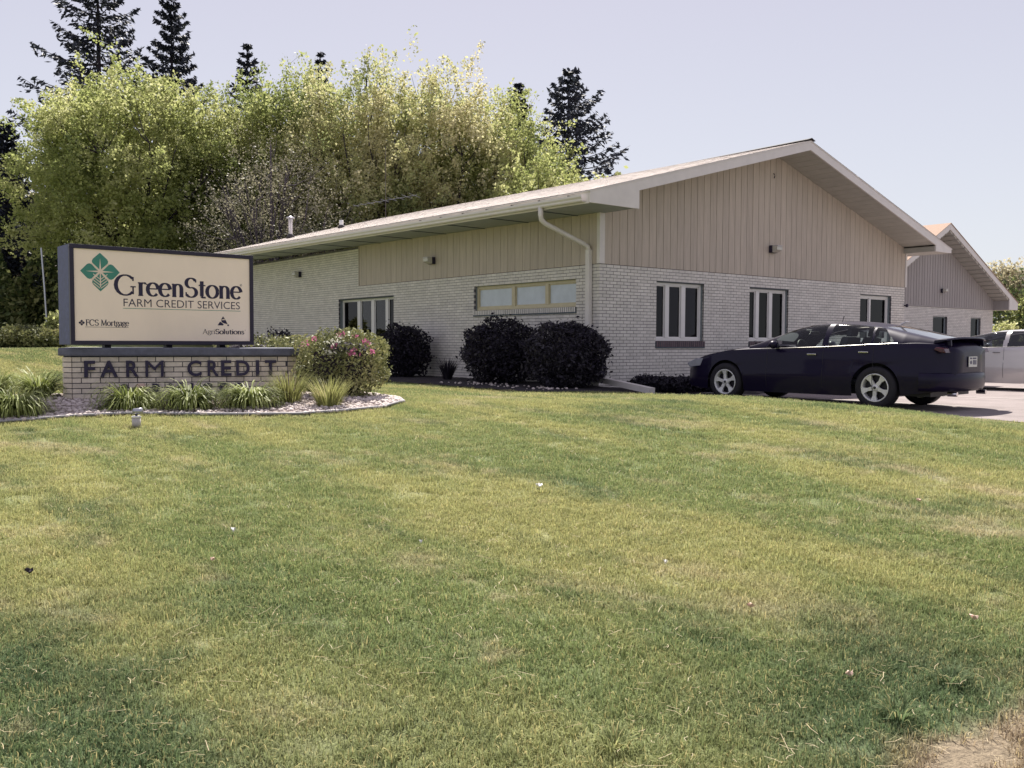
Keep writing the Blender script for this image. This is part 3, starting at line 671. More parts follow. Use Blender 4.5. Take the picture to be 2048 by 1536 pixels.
# ================================================================== BUILDING TWO
L2 = 6.08; zg2 = LOT - 0.06
x2, y2 = BW(0, L2)
B2 = empty('rear_building', (x2, y2, zg2), YAW, 'second brick building with grey board gable and rust roof, farther right behind', 'building')
def z2(z): return z + EYE - zg2
ZB2 = z2(1.63); G20, G21 = 23.0, 31.85; GR2 = 25.86; ZR2 = z2(5.11)
def zt2(g): return ZR2 - abs(g - GR2) * (0.468 if g > GR2 else 0.50)
holes = [(26.07, 27.37, 0.30, z2(1.19)), (29.61, 30.61, 0.30, z2(1.19))]
mb = MB()
for (a, b, z0, z1) in rects(G20, G21, -0.3, ZB2, holes): mb.box(a, 0.008, z0, b, 0.2, z1)
mb.obj('wall', M['mortar'], B2)
MB().box(G20, 0.202, -0.3, G20 + .2, 14, ZB2 + .4).obj('wall', M['mortar'], B2); MB().box(G21 - .2, 0.202, -0.3, G21 - .004, 14, ZB2).obj('wall', M['mortar'], B2)
mb = MB()
for b in bond(G20, G21, 0.0, int(ZB2 / COURSE), holes): mb.box(b[0], -0.002 * random.random(), b[2], b[1], 0.05, b[3])
brick_rnd(mb.obj('bricks', M['brickmass'], B2, recalc=False, kind='stuff'))
MB().prism([(20.4, ZB2), (32.3, ZB2), (32.3, zt2(32.3) - 0.25), (GR2, ZR2 - 0.3), (20.4, zt2(20.4) - 0.25)], 0.014, 0.2, 'y').obj('siding_backing', M['groove'], B2)
M['siding2'] = mat('grey_board', (0.33, 0.30, 0.29), 0.7, 0.07, 5, 0.25, 40, stretch=(3, 3, 0.3), obj_var=0.05)
g = 20.4
while g < 32.25:
    a, b = g + 0.014, g + 0.2285 - 0.014
    pts = [(a, ZB2 + .002), (b, ZB2 + .002), (b, zt2(b) - 0.3)] + ([(GR2, ZR2 - 0.3)] if a < GR2 < b else []) + [(a, zt2(a) - 0.3)]
    if min(zt2(a), zt2(b)) - 0.3 > ZB2 + 0.02: board('siding_board', pts, -0.03, 0.012, B2, M['siding2'])
    g += 0.2285
MB().box(20.4, -0.035, ZB2 - 0.05, 32.3, 0.007, ZB2).obj('belt_trim', M['siding2'], B2)
OG2 = 0.75
for s in (-1, 1):
    ge = GR2 + s * 6.82
    MB().prism([(GR2 + .001 * s, ZR2), (GR2 + .001 * s, ZR2 - 0.26), (ge - s * 0.9, zt2(ge - s * 0.9) - 0.26), (ge - s * 0.9, zt2(ge) - 0.34), (ge, zt2(ge) - 0.34), (ge, zt2(ge))], -OG2 - 0.02, -OG2 + 0.02, 'y').obj('rake_fascia', M['trim'], B2)
    MB().add([(GR2, -OG2 - .05, ZR2 + .02), (GR2, 15, ZR2 + .02), (ge + s * .05, 15, zt2(ge) + .0), (ge + s * .05, -OG2 - .05, zt2(ge) + .0), (GR2, -OG2 - .05, ZR2 + .002), (GR2, 15, ZR2 + .002), (ge + s * .05, 15, zt2(ge) - .018), (ge + s * .05, -OG2 - .05, zt2(ge) - .018)],
             [(0, 1, 2, 3), (4, 7, 6, 5), (0, 3, 7, 4), (1, 5, 6, 2), (2, 6, 7, 3), (0, 4, 5, 1)]).obj('roof', M['orange_shingle'], B2)
    n = 17
    for i in range(n):
        a = GR2 + s * (0.05 + (ge - s * 0.9 - GR2) * s * i / n); b = a + s * 0.26
        za, zb_ = zt2(a) - 0.24, zt2(b) - 0.24
        MB().prism([(a, za), (b, zb_), (b, zb_ - 0.09), (a, za - 0.09)], -OG2 + 0.022, -0.032, 'y').obj('soffit_board', M['soffit'], B2)
    MB().prism([(GR2, ZR2 - 0.2), (ge - s * .9, zt2(ge - s * .9) - .2), (ge - s * .9, zt2(ge - s * .9) - .19), (GR2, ZR2 - 0.19)], -OG2 + 0.022, 0, 'y').obj('soffit_backing', M['groove'], B2)
    aa, bb_ = sorted((ge - s * 0.88, ge)); MB().box(aa, -OG2 + .022, zt2(ge) - 0.34, bb_, 14, zt2(ge) - 0.32).obj('soffit_panel', M['soffit'], B2)
    aa, bb_ = sorted((ge - s * 0.90, ge - s * 0.88)); MB().box(aa, -OG2 + .022, zt2(ge) - 0.34, bb_, 0.01, zt2(ge) + .1).obj('eave_return', M['siding2'], B2)
for (a0, a1, z0, z1) in holes:
    wn = empty('window', (0, 0, 0)); wn.parent = B2
    f = MB(); f.box(a0, .1, z1 - .07, a1, .15, z1); f.box(a1 - .09, .1, z0, a1, .15, z1 - .07); f.box(a0, .1, z0, a0 + .05, .15, z1 - .07); f.box(a0 + .05, .1, z0, a1 - .09, .15, z0 + .05); f.obj('window_frame', M['reveal'], wn)
    MB().box(a0 + .05, .12, z0 + .05, a1 - .09, .126, z1 - .07).obj('pane', M['winglass'], wn)
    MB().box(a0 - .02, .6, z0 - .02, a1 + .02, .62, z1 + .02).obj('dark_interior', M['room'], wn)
    MB().box(a0 - .002, -.004, z1 + .001, a1 + .002, .06, z1 + .012).obj('lintel', M['seam'], wn)
x, y = BW(26.73, L2 - 0.035); wall_light((x, y, 2.30 + EYE), YAW, 'boxy wall light on the grey gable of the rear building')
# small flood lamp under the near gable's right tip
x, y = BW(24.9, L2 - 0.75)

# ================================================================== SIGN
SB0 = np.array([-5.616, 11.554]); SBY = R(19.6); ZG_S = -0.815 + EYE
S = empty('brick_monument', (SB0[0], SB0[1], ZG_S), SBY, 'brick monument base with concrete cap and dark FARM CREDIT letters', 'monument')
SW = 2.69; SD = 1.15; ch = 0.16         # front width between the two corner joints, depth, chamfer
NCs = 9; zc0 = 0.0; topb = NCs * COURSE + 0.005
def hexpoly(e):      # plan outline, grown by e
    return [(-0.0 - e * .4, -e), (SW + e * .4, -e), (SW + ch * 0.75 + e, ch * .6 - e * .3), (SW + ch * 0.75 + e, SD + e), (-ch * 0.75 - e, SD + e), (-ch * 0.75 - e, ch * .6 - e * .3)]
MB().prism(hexpoly(-0.012), -0.3, topb, 'z').obj('core', M['signmortar'], S)
cp = MB().prism(hexpoly(0.05), topb, topb + 0.105, 'z').obj('cap', M['concrete'], S, bevel=0.022)
cnt = 0
for c in range(NCs):
    z0 = c * COURSE; z1 = z0 + COURSE - 0.011; m = 0.2222; o_ = 0.0
    x = 0.0; first = 0.112 if c % 2 == 0 else 0.222
    if c % 2 == 0: first = 0.112
    cur = 0.004; nxt = first
    while cur < SW - 0.02:
        e = min(nxt, SW) - 0.010
        if e - cur > 0.03:
            L_ = round(e - cur, 3); me = brick_mesh(L_, z1 - z0, 0.09, M['signbrick'], 's')
            link('brick', me, S, (cur, -random.random() * 0.003, z0)); cnt += 1
        cur = nxt; nxt += m
    # corner bricks on the two slanted ends, and the flanks
    for s in (0, 1):
        p0 = Vector((0 if s == 0 else SW, 0)); p1 = Vector((-ch * .75, ch * .6)) if s == 0 else Vector((SW + ch * .75, ch * .6))
        d = (p1 - p0); Ld = d.length - 0.012; me = brick_mesh(round(Ld, 3), z1 - z0, 0.06, M['signbrick'], 's')
        ang = math.atan2(d.y, d.x)
        if s == 1: link('brick', me, S, (p0.x + 0.008 * d.x / d.length, p0.y + 0.008 * d.y / d.length, z0), (0, 0, ang))
        else: link('brick', me, S, (p1.x, p1.y, z0), (0, 0, ang + math.pi))
    for s in (0, 1):
        y0 = ch * .6 + 0.01
        while y0 < SD - 0.05:
            L_ = min(0.2122, SD - y0 - .004)
            me = brick_mesh(round(L_, 3), z1 - z0, 0.05, M['signbrick'], 's')
            if s: link('brick', me, S, (SW + ch * .75, y0, z0), (0, 0, math.pi / 2))
            else: link('brick', me, S, (-ch * .75, y0 + L_, z0), (0, 0, -math.pi / 2))
            y0 += 0.2222

# ---- lettering
def text_mesh(body, size, m, extr=0.0, offset=0.0, shear=0.0, spacing=1.0):
    cu = bpy.data.curves.new('text', 'FONT'); cu.body = body; cu.size = size; cu.extrude = extr; cu.offset = offset; cu.space_character = spacing; cu.resolution_u = 4
    o = bpy.data.objects.new('text_tmp', cu); COL.objects.link(o)
    dg = bpy.context.evaluated_depsgraph_get(); me = bpy.data.meshes.new_from_object(o.evaluated_get(dg)); bpy.data.objects.remove(o)
    me.materials.clear(); me.materials.append(m); return me
def fit(me, x0, x1, z0, z1, depth, y):
    """scale mesh XY into the box x0..x1 / z0..z1, thickness depth, facing -y"""
    n = len(me.vertices); c = np.zeros(n * 3, dtype=np.float32); me.vertices.foreach_get('co', c); c = c.reshape(-1, 3)
    mn = c.min(0); mxx = c.max(0); q = np.zeros_like(c)
    q[:, 0] = x0 + (c[:, 0] - mn[0]) / max(mxx[0] - mn[0], 1e-6) * (x1 - x0); q[:, 2] = z0 + (c[:, 1] - mn[1]) / max(mxx[1] - mn[1], 1e-6) * (z1 - z0)
    q[:, 1] = y - (c[:, 2] - mn[2]) / max(mxx[2] - mn[2], 1e-6) * depth
    me.vertices.foreach_set('co', q.ravel()); me.update(); return me
# strokes for serif letters: unit cap height 1, x-height 0.68 ; each glyph = list of (polyline, widthmode) ; advance
def arc(cx_, cy_, rx, ry, a0, a1, n=14): return [(cx_ + rx * math.cos(R(a0 + (a1 - a0) * i / n)), cy_ + ry * math.sin(R(a0 + (a1 - a0) * i / n))) for i in range(n + 1)]
XH = 0.66
def serif(x, y, w=0.11): return [(x - w, y), (x + w, y)]
GL = {
 'G': ([('c', arc(.46, .5, .42, .50, 42, 318)), ('v', [(.80, .06), (.80, .42)]), ('h', serif(.80, .43, .12)), ('v', [(.80, .72), (.80, .92)])], .98),
 'C': ([('c', arc(.44, .5, .40, .50, 42, 318)), ('v', [(.76, .72), (.76, .92)])], .86),
 'S': ([('c', arc(.32, .74, .23, .25, 30, 265) + arc(.32, .26, .25, .25, 85, -150)), ('v', [(.54, .78), (.54, .94)]), ('v', [(.08, .08), (.08, .26)])], .66),
 'F': ([('V', [(.16, 0), (.16, 1)]), ('h', [(.02, .98), (.56, .98)]), ('h', [(.16, .54), (.44, .54)]), ('h', serif(.16, .015)), ('v', [(.56, .80), (.56, .99)]), ('v', [(.44, .44), (.44, .64)])], .62),
 'M': ([('v', [(.14, 0), (.18, 1)]), ('V', [(.18, .98), (.50, .05)]), ('v', [(.50, .05), (.84, .98)]), ('V', [(.86, 0), (.84, 1)]), ('h', serif(.14, .015)), ('h', serif(.87, .015)), ('h', serif(.12, .985, .07)), ('h', serif(.90, .985, .07))], 1.04),
 'A': ([('v', [(.10, 0), (.42, 1)]), ('V', [(.42, 1), (.76, 0)]), ('h', [(.24, .36), (.62, .36)]), ('h', serif(.10, .015, .1)), ('h', serif(.77, .015, .1))], .86),
 'r': ([('V', [(.16, 0), (.16, XH)]), ('c', arc(.30, XH - .16, .14, .14, 160, 50, 6)), ('h', serif(.16, .015)), ('h', [(.04, XH - .02), (.16, XH - .02)]), ('V', [(.38, XH - .07), (.41, XH - .03)])], .44),
 'e': ([('c', arc(.28, XH / 2, .24, XH / 2, 5, 320)), ('h', [(.06, XH * .55), (.50, XH * .55)])], .56),
 'n': ([('V', [(.15, 0), (.15, XH)]), ('c', arc(.32, XH - .22, .17, .20, 165, 0, 8) + [(.49, .0)]), ('V', [(.49, 0), (.49, XH - .25)]), ('h', serif(.15, .015, .1)), ('h', serif(.49, .015, .1)), ('h', [(.04, XH - .02), (.15, XH - .02)])], .64),
 't': ([('V', [(.18, .08), (.18, .86)]), ('h', [(.03, XH - .02), (.36, XH - .02)]), ('c', arc(.28, .10, .10, .10, 190, 320, 6))], .40),
 'o': ([('c', arc(.30, XH / 2, .26, XH / 2, 0, 360, 20))], .60),
 'g': ([('c', arc(.25, .46, .18, .20, 0, 360, 16)), ('c', arc(.27, -.08, .24, .15, 0, 360, 16)), ('h', [(.40, .64), (.54, .64)]), ('v', [(.12, .30), (.10, .10)])], .54),
 'a': ([('c', arc(.26, XH - .16, .16, .15, 160, 0, 8)), ('V', [(.42, .04), (.42, XH - .16)]), ('c', arc(.22, .17, .18, .17, 60, 350, 12)), ('h', [(.42, .03), (.52, .03)])], .54),
 'i': ([('V', [(.14, 0), (.14, XH)]), ('h', serif(.14, .015, .1)), ('h', [(.03, XH - .02), (.14, XH - .02)]), ('V', [(.14, .84), (.14, .94)])], .30),
 'l': ([('V', [(.14, 0), (.14, 1.04)]), ('h', serif(.14, .015, .1)), ('h', [(.03, 1.02), (.14, 1.02)])], .30),
 'u': ([('V', [(.14, .20), (.14, XH)]), ('c', arc(.30, .18, .16, .18, 180, 340, 8)), ('V', [(.47, 0), (.47, XH)]), ('h', [(.03, XH - .02), (.14, XH - .02)]), ('h', [(.36, XH - .02), (.47, XH - .02)])], .62),
 's': ([('c', arc(.22, .50, .15, .15, 30, 265, 8) + arc(.22, .17, .17, .17, 85, -150, 8)), ('v', [(.36, .52), (.36, .64)]), ('v', [(.07, .04), (.07, .18)])], .46),
 ' ': ([], .30),
}
def serif_word(word, x0, x1, zbase, cap, y, thick, thin, m, name, parent, mcap=1.0):
    """word drawn with modulated strokes between x0 and x1 on baseline zbase"""
    adv = sum(GL[ch][1] for ch in word); sx = (x1 - x0) / adv; out_ = MB(); x = x0; lay = 0
    for ch in word:
        for mode, pts in GL[ch][0]:
            P = [Vector((x + px * sx, zbase + pz * cap)) for px, pz in pts]
            n = len(P); Lf = []; Rt = []
            for i, p in enumerate(P):
                d = (P[min(i + 1, n - 1)] - P[max(i - 1, 0)])
                if d.length < 1e-6: d = Vector((1, 0))
                d.normalize(); nrm = Vector((-d.y, d.x))
                if mode == 'c': wd = thin + (thick - thin) * abs(d.y) ** 1.4
                elif mode == 'V': wd = thick
                elif mode == 'v': wd = thin * 1.25
                else: wd = thin
                Lf.append(p + nrm * wd / 2); Rt.append(p - nrm * wd / 2)
            lay += 1; yy = y - 0.0002 * (lay % 9)
            vs = [(q.x, yy, q.y) for q in Lf] + [(q.x, yy, q.y) for q in Rt]
            out_.add(vs, [(i, i + 1, n + i + 1, n + i) for i in range(n - 1)])
        x += GL[ch][1] * sx
    return out_.obj(name, m, parent, recalc=False)

# letters on the brick base (each its own piece)
def base_word(word, xs, zb, zt, mats=None):
    for i, (ch, (a, b)) in enumerate(zip(word, xs)):
        me = fit(text_mesh(ch, 1.0, M['ink'], 0.05, 0.0 if ch == 'M' else 0.022), a, b, zb, zt, 0.03, -0.006)
        if mats and mats[i]: me.materials[0] = M[mats[i]]
        link('letter', me, S)
zl0 = -0.472 + 0.815; zl1 = -0.262 + 0.815
base_word('FARM', [(0.143, 0.270), (0.330, 0.540), (0.638, 0.790), (0.870, 1.095)], zl0, zl1)
base_word('CREDIT', [(1.385, 1.565), (1.640, 1.780), (1.812, 1.945), (2.005, 2.180), (2.262, 2.305), (2.383, 2.530)], zl0, zl1)
base_word('SERVICES', [(0.563, 0.66), (0.766, 0.86), (0.95, 1.08), (1.15, 1.32), (1.42, 1.46), (1.55, 1.70), (1.79, 1.90), (1.98, 2.09)], zl0 - 0.30, zl1 - 0.30, [None, 'worn', None, None, None, None, None, None])  # second letter takes the peach tone

# cabinet
CBL = (-5.55, 11.407, -0.057 + EYE); CW, CH, CD = 2.432, 1.27, 0.56; CY_ = R(40.28)
C = empty('sign_board', CBL, CY_, 'large cream sign board in a dark frame reading GreenStone Farm Credit Services', 'sign')
mb = MB(); e = 0.052
mb.box(0, 0, 0, CW, 0.06, e); mb.box(0, 0, CH - e, CW, 0.06, CH); mb.box(0, 0, e, e, 0.06, CH - e); mb.box(CW - e, 0, e, CW, 0.06, CH - e)
mb.obj('frame', M['darkmetal'], C, bevel=0.004)
MB().box(0.0, 0.061, 0.0, CW, CD, CH).obj('housing', M['bluemetal'], C, bevel=0.006)
MB().box(e + .001, 0.018, e + .001, CW - e - .001, 0.060, CH - e - .001).obj('sign_face', M['panel'], C)
for px_ in (0.50, 1.30, 2.05): MB().box(px_ - .04, .2, -.066, px_ + .04, .32, -0.001).obj('mounting_post', M['darkmetal'], C)
yf = 0.0165
serif_word('GreenStone', 0.545, 2.262, 0.648, 0.262, yf, 0.052, 0.016, M['ink'], 'lettering', C)
link('lettering', fit(text_mesh('FARM CREDIT SERVICES', 1.0, M['ink'], 0.0, -0.004), 0.649, 2.233, 0.501, 0.603, 0.0, yf), C)
MB().box(0.641, yf - .0012, 0.474, 2.242, yf, 0.480).obj('rule', M['teal'], C)
serif_word('FCS Mortgage', 0.181, 0.712, 0.246, 0.076, yf, 0.0125, 0.0055, M['ink'], 'lettering', C)
MB().box(0.175, yf - .001, 0.2255, 0.707, yf, 0.2295).obj('rule', M['ink'], C)
serif_word('Agri', 1.692, 1.87, 0.152, 0.066, yf, 0.009, 0.004, M['ink'], 'lettering', C)
serif_word('Solutions', 1.872, 2.294, 0.152, 0.066, yf, 0.0165, 0.007, M['ink'], 'lettering', C)
link('trade_mark', fit(text_mesh('®', 1.0, M['ink']), 2.236, 2.268, 0.826, 0.858, 0.0, yf), C)
link('trade_mark', fit(text_mesh('®', 1.0, M['ink']), 2.300, 2.314, 0.200, 0.214, 0.0, yf), C)
def poly(pts, name, m, parent, y): return MB().add([(p[0], y, p[1]) for p in pts], [tuple(range(len(pts)))]).obj(name, m, parent, recalc=False)
def petal_emblem(cx_, cz_, s, m, mark, parent, y, full=True):
    def petal(ang, L_=1.0, wd=0.50, n=14):
        # rounded-square petal, point outwards
        P = []
        pr_ = [(0.05, 0.0), (0.20, 0.16), (0.36, 0.38), (0.45, 0.50), (0.55, 0.53), (0.66, 0.47), (0.80, 0.28), (1.0, 0.0)]
        pts = pr_ + [(a, -b) for a, b in pr_[-2:0:-1]]
        c_, s_ = math.cos(ang), math.sin(ang)
        return [(cx_ + s * (a * L_ * c_ - b * 0.78 * s_), cz_ + s * (a * L_ * s_ + b * 0.78 * c_)) for a, b in pts]
    poly(petal(math.pi / 2), 'emblem_petal', m, parent, y); poly(petal(0), 'emblem_petal', m, parent, y); poly(petal(math.pi), 'emblem_petal', m, parent, y)
    if full:
        poly(petal(-math.pi / 2, 1.05), 'emblem_petal', m, parent, y)
        for a in (math.pi / 2, 0, math.pi):      # pale rays of the star
            c_, s_ = math.cos(a), math.sin(a); P = [(0.0, 0.055), (0.72, 0.0), (0.0, -0.055)]
            poly([(cx_ + s * (u * c_ - v * s_), cz_ + s * (u * s_ + v * c_)) for u, v in P], 'emblem_ray', mark, parent, y - .001)
        for a in (45, 135, 225, 315):
            c_, s_ = math.cos(R(a)), math.sin(R(a)); P = [(0.0, 0.05), (0.62, 0.035), (0.62, -0.035), (0.0, -0.05)]
            poly([(cx_ + s * (u * c_ - v * s_), cz_ + s * (u * s_ + v * c_)) for u, v in P], 'emblem_ray', mark, parent, y - .0013 - .0002 * a / 90)
        poly([(cx_ - s * .03, cz_), (cx_ + s * .03, cz_), (cx_ + s * .025, cz_ - s * 0.82), (cx_ - s * .025, cz_ - s * 0.82)], 'emblem_ray', mark, parent, y - .0022)
        for k in range(4):                       # furrows of the lower petal
            for sg in (-1, 1):
                zz_ = -0.36 - 0.16 * k
                P = [(sg * 0.02, zz_ - 0.07), (sg * 0.36, zz_ + 0.20), (sg * 0.36, zz_ + 0.25), (sg * 0.02, zz_ - 0.02)]
                poly([(cx_ + s * u, cz_ + s * v) for u, v in P], 'emblem_ray', mark, parent, y - .0025 - .0001 * k - .00005 * sg)
        poly([(cx_ + s * 0.10 * math.cos(R(q)), cz_ + s * 0.10 * math.sin(R(q))) for q in range(0, 360, 30)], 'emblem_ray', mark, parent, y - .003)
    else:
        poly(petal(-math.pi / 2), 'emblem_petal', m, parent, y)
petal_emblem(0.368, 0.937, 0.240, M['teal'], M['cream'], C, yf)
petal_emblem(0.135, 0.281, 0.038, M['ink'], M['cream'], C, yf, False)
poly([(1.985, 0.400), (1.955, 0.350), (2.000, 0.362), (2.020, 0.350)], 'emblem_piece', M['ink'], C, yf)
poly([(1.958, 0.345), (2.022, 0.348), (2.050, 0.290), (2.000, 0.300), (1.965, 0.318)], 'emblem_piece', M['ink'], C, yf)
poly([(1.905, 0.272), (1.942, 0.325), (1.975, 0.305), (1.995, 0.285), (1.985, 0.272)], 'emblem_piece', M['ink'], C, yf)
poly([(2.058 + .013 * math.cos(R(q)), 0.275 + .013 * math.sin(R(q))) for q in range(0, 360, 45)], 'emblem_piece', M['ink'], C, yf)

# ---- planting bed with stones
bed_front = [(-9.5, 8.6), (-7.4, 9.2), (-5.613, 9.9), (-4.969, 10.27), (-4.398, 10.45), (-3.503, 10.45), (-2.482, 10.5), (-1.999, 10.75), (-1.579, 11.15), (-1.40, 11.75), (-1.55, 12.4), (-2.05, 13.1), (-2.9, 14.1)]
bed_back = [(-10.5, 11.5), (-8.2, 12.4), (-7.4, 12.8), (-6.6, 13.2), (-6.0, 13.6), (-5.4, 13.9), (-5.0, 14.1), (-4.6, 14.3), (-4.2, 14.4), (-3.9, 14.5), (-3.6, 14.6), (-3.3, 14.5), (-3.0, 14.3)]
def bedpt(u, v):     # u along, v across
    i = min(int(u * (len(bed_front) - 1)), len(bed_front) - 2); t = u * (len(bed_front) - 1) - i
    a = np.array(bed_front[i]) * (1 - t) + np.array(bed_front[i + 1]) * t; b = np.array(bed_back[i]) * (1 - t) + np.array(bed_back[i + 1]) * t
    return a * (1 - v) + b * v
n = 72; m = 16; vs = []; fs = []
for i in range(n + 1):
    for k in range(m + 1):
        p = bedpt(i / n, k / m); vs.append((p[0], p[1], gzf(*p) + 0.022 + 0.03 * math.sin(min(k / m, 1) * math.pi)))
for i in range(n):
    for k in range(m): a = i * (m + 1) + k; fs.append((a, a + 1, a + m + 2, a + m + 1))
me = bpy.data.meshes.new('planting_bed'); me.from_pydata(vs, [], fs); me.materials.append(M['bedsoil']); tag(link('planting_bed', me), 'pale gravel bed round the sign and its plants', None, None, 'structure')
e_ = MB(); pts = [(*bedpt(i / 110, 0),) for i in range(111)]
e_.tube([(p[0], p[1], gzf(*p) + 0.035) for p in pts], 0.016, 6); tag(e_.obj('bed_edging', M['edging'], smooth=True), 'thin pale edging strip along the front of the gravel bed', 'edging')
# stones: low-poly pebbles
ico = bmesh.new(); bmesh.ops.create_icosphere(ico, subdivisions=1, radius=1.0); iv = np.array([v.co[:] for v in ico.verts]); ifc = np.array([[v.index for v in f.verts] for f in ico.faces]); ico.free()
def pebbles(n, pf, s0, s1, m, name, label=None, parent=None):
    V = []; F = []; rr = []
    for i in range(n):
        p = pf(); s = s0 + (s1 - s0) * random.random() ** 2; sc = np.array([s, s * (0.6 + 0.5 * random.random()), s * (0.4 + 0.3 * random.random())]); a = random.random() * 6.28
        v = iv * (1 + 0.15 * (rng.random((12, 1)) - .5)) * sc; c_, s_ = math.cos(a), math.sin(a); v = np.stack([v[:, 0] * c_ - v[:, 1] * s_, v[:, 0] * s_ + v[:, 1] * c_, v[:, 2]], -1)
        V.append(v + np.array(p) + np.array([0, 0, sc[2] * 0.5])); F.append(ifc + 12 * i); rr += [random.random()] * 20
    me = bpy.data.meshes.new(name); me.from_pydata(np.concatenate(V).tolist(), [], np.concatenate(F).tolist()); me.polygons.foreach_set('use_smooth', [True] * len(me.polygons)); me.materials.append(m)
    return tag(link(name, me, parent), label, None, None, 'stuff')
def pf():
    u = random.random(); v = random.random() ** 1.5 * 0.75; p = bedpt(u, v); return (p[0], p[1], gzf(*p) + 0.022 + 0.03 * math.sin(v * math.pi))
M['pebble'] = leafmat('pebble', [(0.0, (0.22, 0.17, 0.16)), (0.5, (0.52, 0.44, 0.41)), (1.0, (0.72, 0.65, 0.62))], 0.0, 9.0, 0.8)
pebbles(6500, pf, 0.018, 0.042, M['stone'], 'river_stones', 'pale pink and white river stones filling the sign bed')
def pf2():
    l = random.random() * 3.5 - 0.8; g = -1.2 - random.random() * 1.0; x, y = BW(g, l); return (x, y, gzf(x, y) + 0.035)
pebbles(90, pf2, 0.02, 0.04, M['stone'], 'mulch_stones', 'scattered stones on the mulch in front of the round bushes')

# ================================================================== PLANTS
def blade_clump(name, x, y, n, L0, L1, lean, droop, wd, m, label, cat, group=None, base=0.10, segs=5, z=None, up=0.0):
    """arching strap leaves from a crown"""
    z0 = gzf(x, y) + 0.03 if z is None else z; V = []; Rn = []
    for i in range(n):
        a = random.random() * 2 * math.pi; d = np.array([math.cos(a), math.sin(a)]); L_ = L0 + (L1 - L0) * random.random(); ln = lean * (0.25 + 0.95 * random.random()); b0 = base * math.sqrt(random.random())
        p = np.array([d[0] * b0, d[1] * b0, 0.0]); ang = math.pi / 2 - ln * 0.5; side = np.array([-d[1], d[0], 0.0]); pts = [p.copy()]; st = L_ / segs; dr = droop * (0.6 + 0.8 * random.random())
        for k in range(segs):
            p = p + st * np.array([d[0] * math.cos(ang), d[1] * math.cos(ang), math.sin(ang)]); pts.append(p.copy()); ang -= dr * (0.5 + k * 0.35) / segs * 2
        r_ = random.random()
        for k in range(segs):
            w0 = wd * (1 - (k / segs) ** 2) * .5; w1 = wd * (1 - ((k + 1) / segs) ** 2) * .5 + 0.0006
            V.append([pts[k] - side * w0, pts[k] + side * w0, pts[k + 1] + side * w1, pts[k + 1] - side * w1]); Rn.append(r_)
    V = np.array(V); V[..., 2] = np.maximum(V[..., 2], 0.005)
    o = link(name, quads_mesh(name, V, m, Rn)); o.location = (x, y, z0); return tag(o, label, cat, group)
G_ = 'daylily clumps in the sign bed'
blade_clump('daylily', -4.62, 10.90, 528, 0.34, 0.6799999999999999, 2.0, 1.75, 0.018, M['lily'], 'arching daylily clump, leftmost of the three before the brick base', 'daylily', G_)
blade_clump('daylily', -3.90, 10.92, 640, 0.32, 0.64, 1.6, 1.55, 0.018, M['lily'], 'arching daylily clump, middle one of the three before the brick base', 'daylily', G_)
blade_clump('daylily', -3.20, 11.05, 672, 0.32, 0.65, 1.6, 1.55, 0.018, M['lily'], 'arching daylily clump, rightmost of the three before the brick base', 'daylily', G_)
blade_clump('daylily', -5.70, 10.35, 736, 0.32, 0.65, 1.6, 1.55, 0.019, M['lily'], 'big daylily clump at the left edge of the photo, in front of the other', 'daylily', G_)
blade_clump('daylily', -6.15, 11.75, 380, 0.38, 0.68, 1.4, 1.15, 0.019, M['lily'], 'daylily clump close against the left end of the brick base', 'daylily', G_)
blade_clump('daylily', -6.75, 10.9, 300, 0.38, 0.62, 1.4, 1.15, 0.019, M['lily'], 'daylily clump partly out of the picture at the far left', 'daylily', G_)
blade_clump('daylily', -7.0, 12.3, 300, 0.38, 0.66, 1.4, 1.15, 0.019, M['lily'], 'daylily clump behind the left edge daylilies, far from the base', 'daylily', G_)
blade_clump('ornamental_grass', -2.80, 11.35, 330, 0.22, 0.50, 0.9, 0.35, 0.009, M['ograss'], 'upright tan tinged grass clump against the right end of the brick base', 'ornamental grass', 'upright grasses in the sign bed', 0.14)
blade_clump('ornamental_grass', -2.25, 11.12, 380, 0.20, 0.46, 0.95, 0.35, 0.009, M['ograss'], 'upright yellow green grass clump in front of the flowering shrub', 'ornamental grass', 'upright grasses in the sign bed', 0.15)
blade_clump('spiky_plant', -1.52, 21.3, 160, 0.35, 0.62, 0.9, 0.3, 0.02, M['darkbush'], 'small dark spiky plant on the mulch between the round bushes', 'plant')

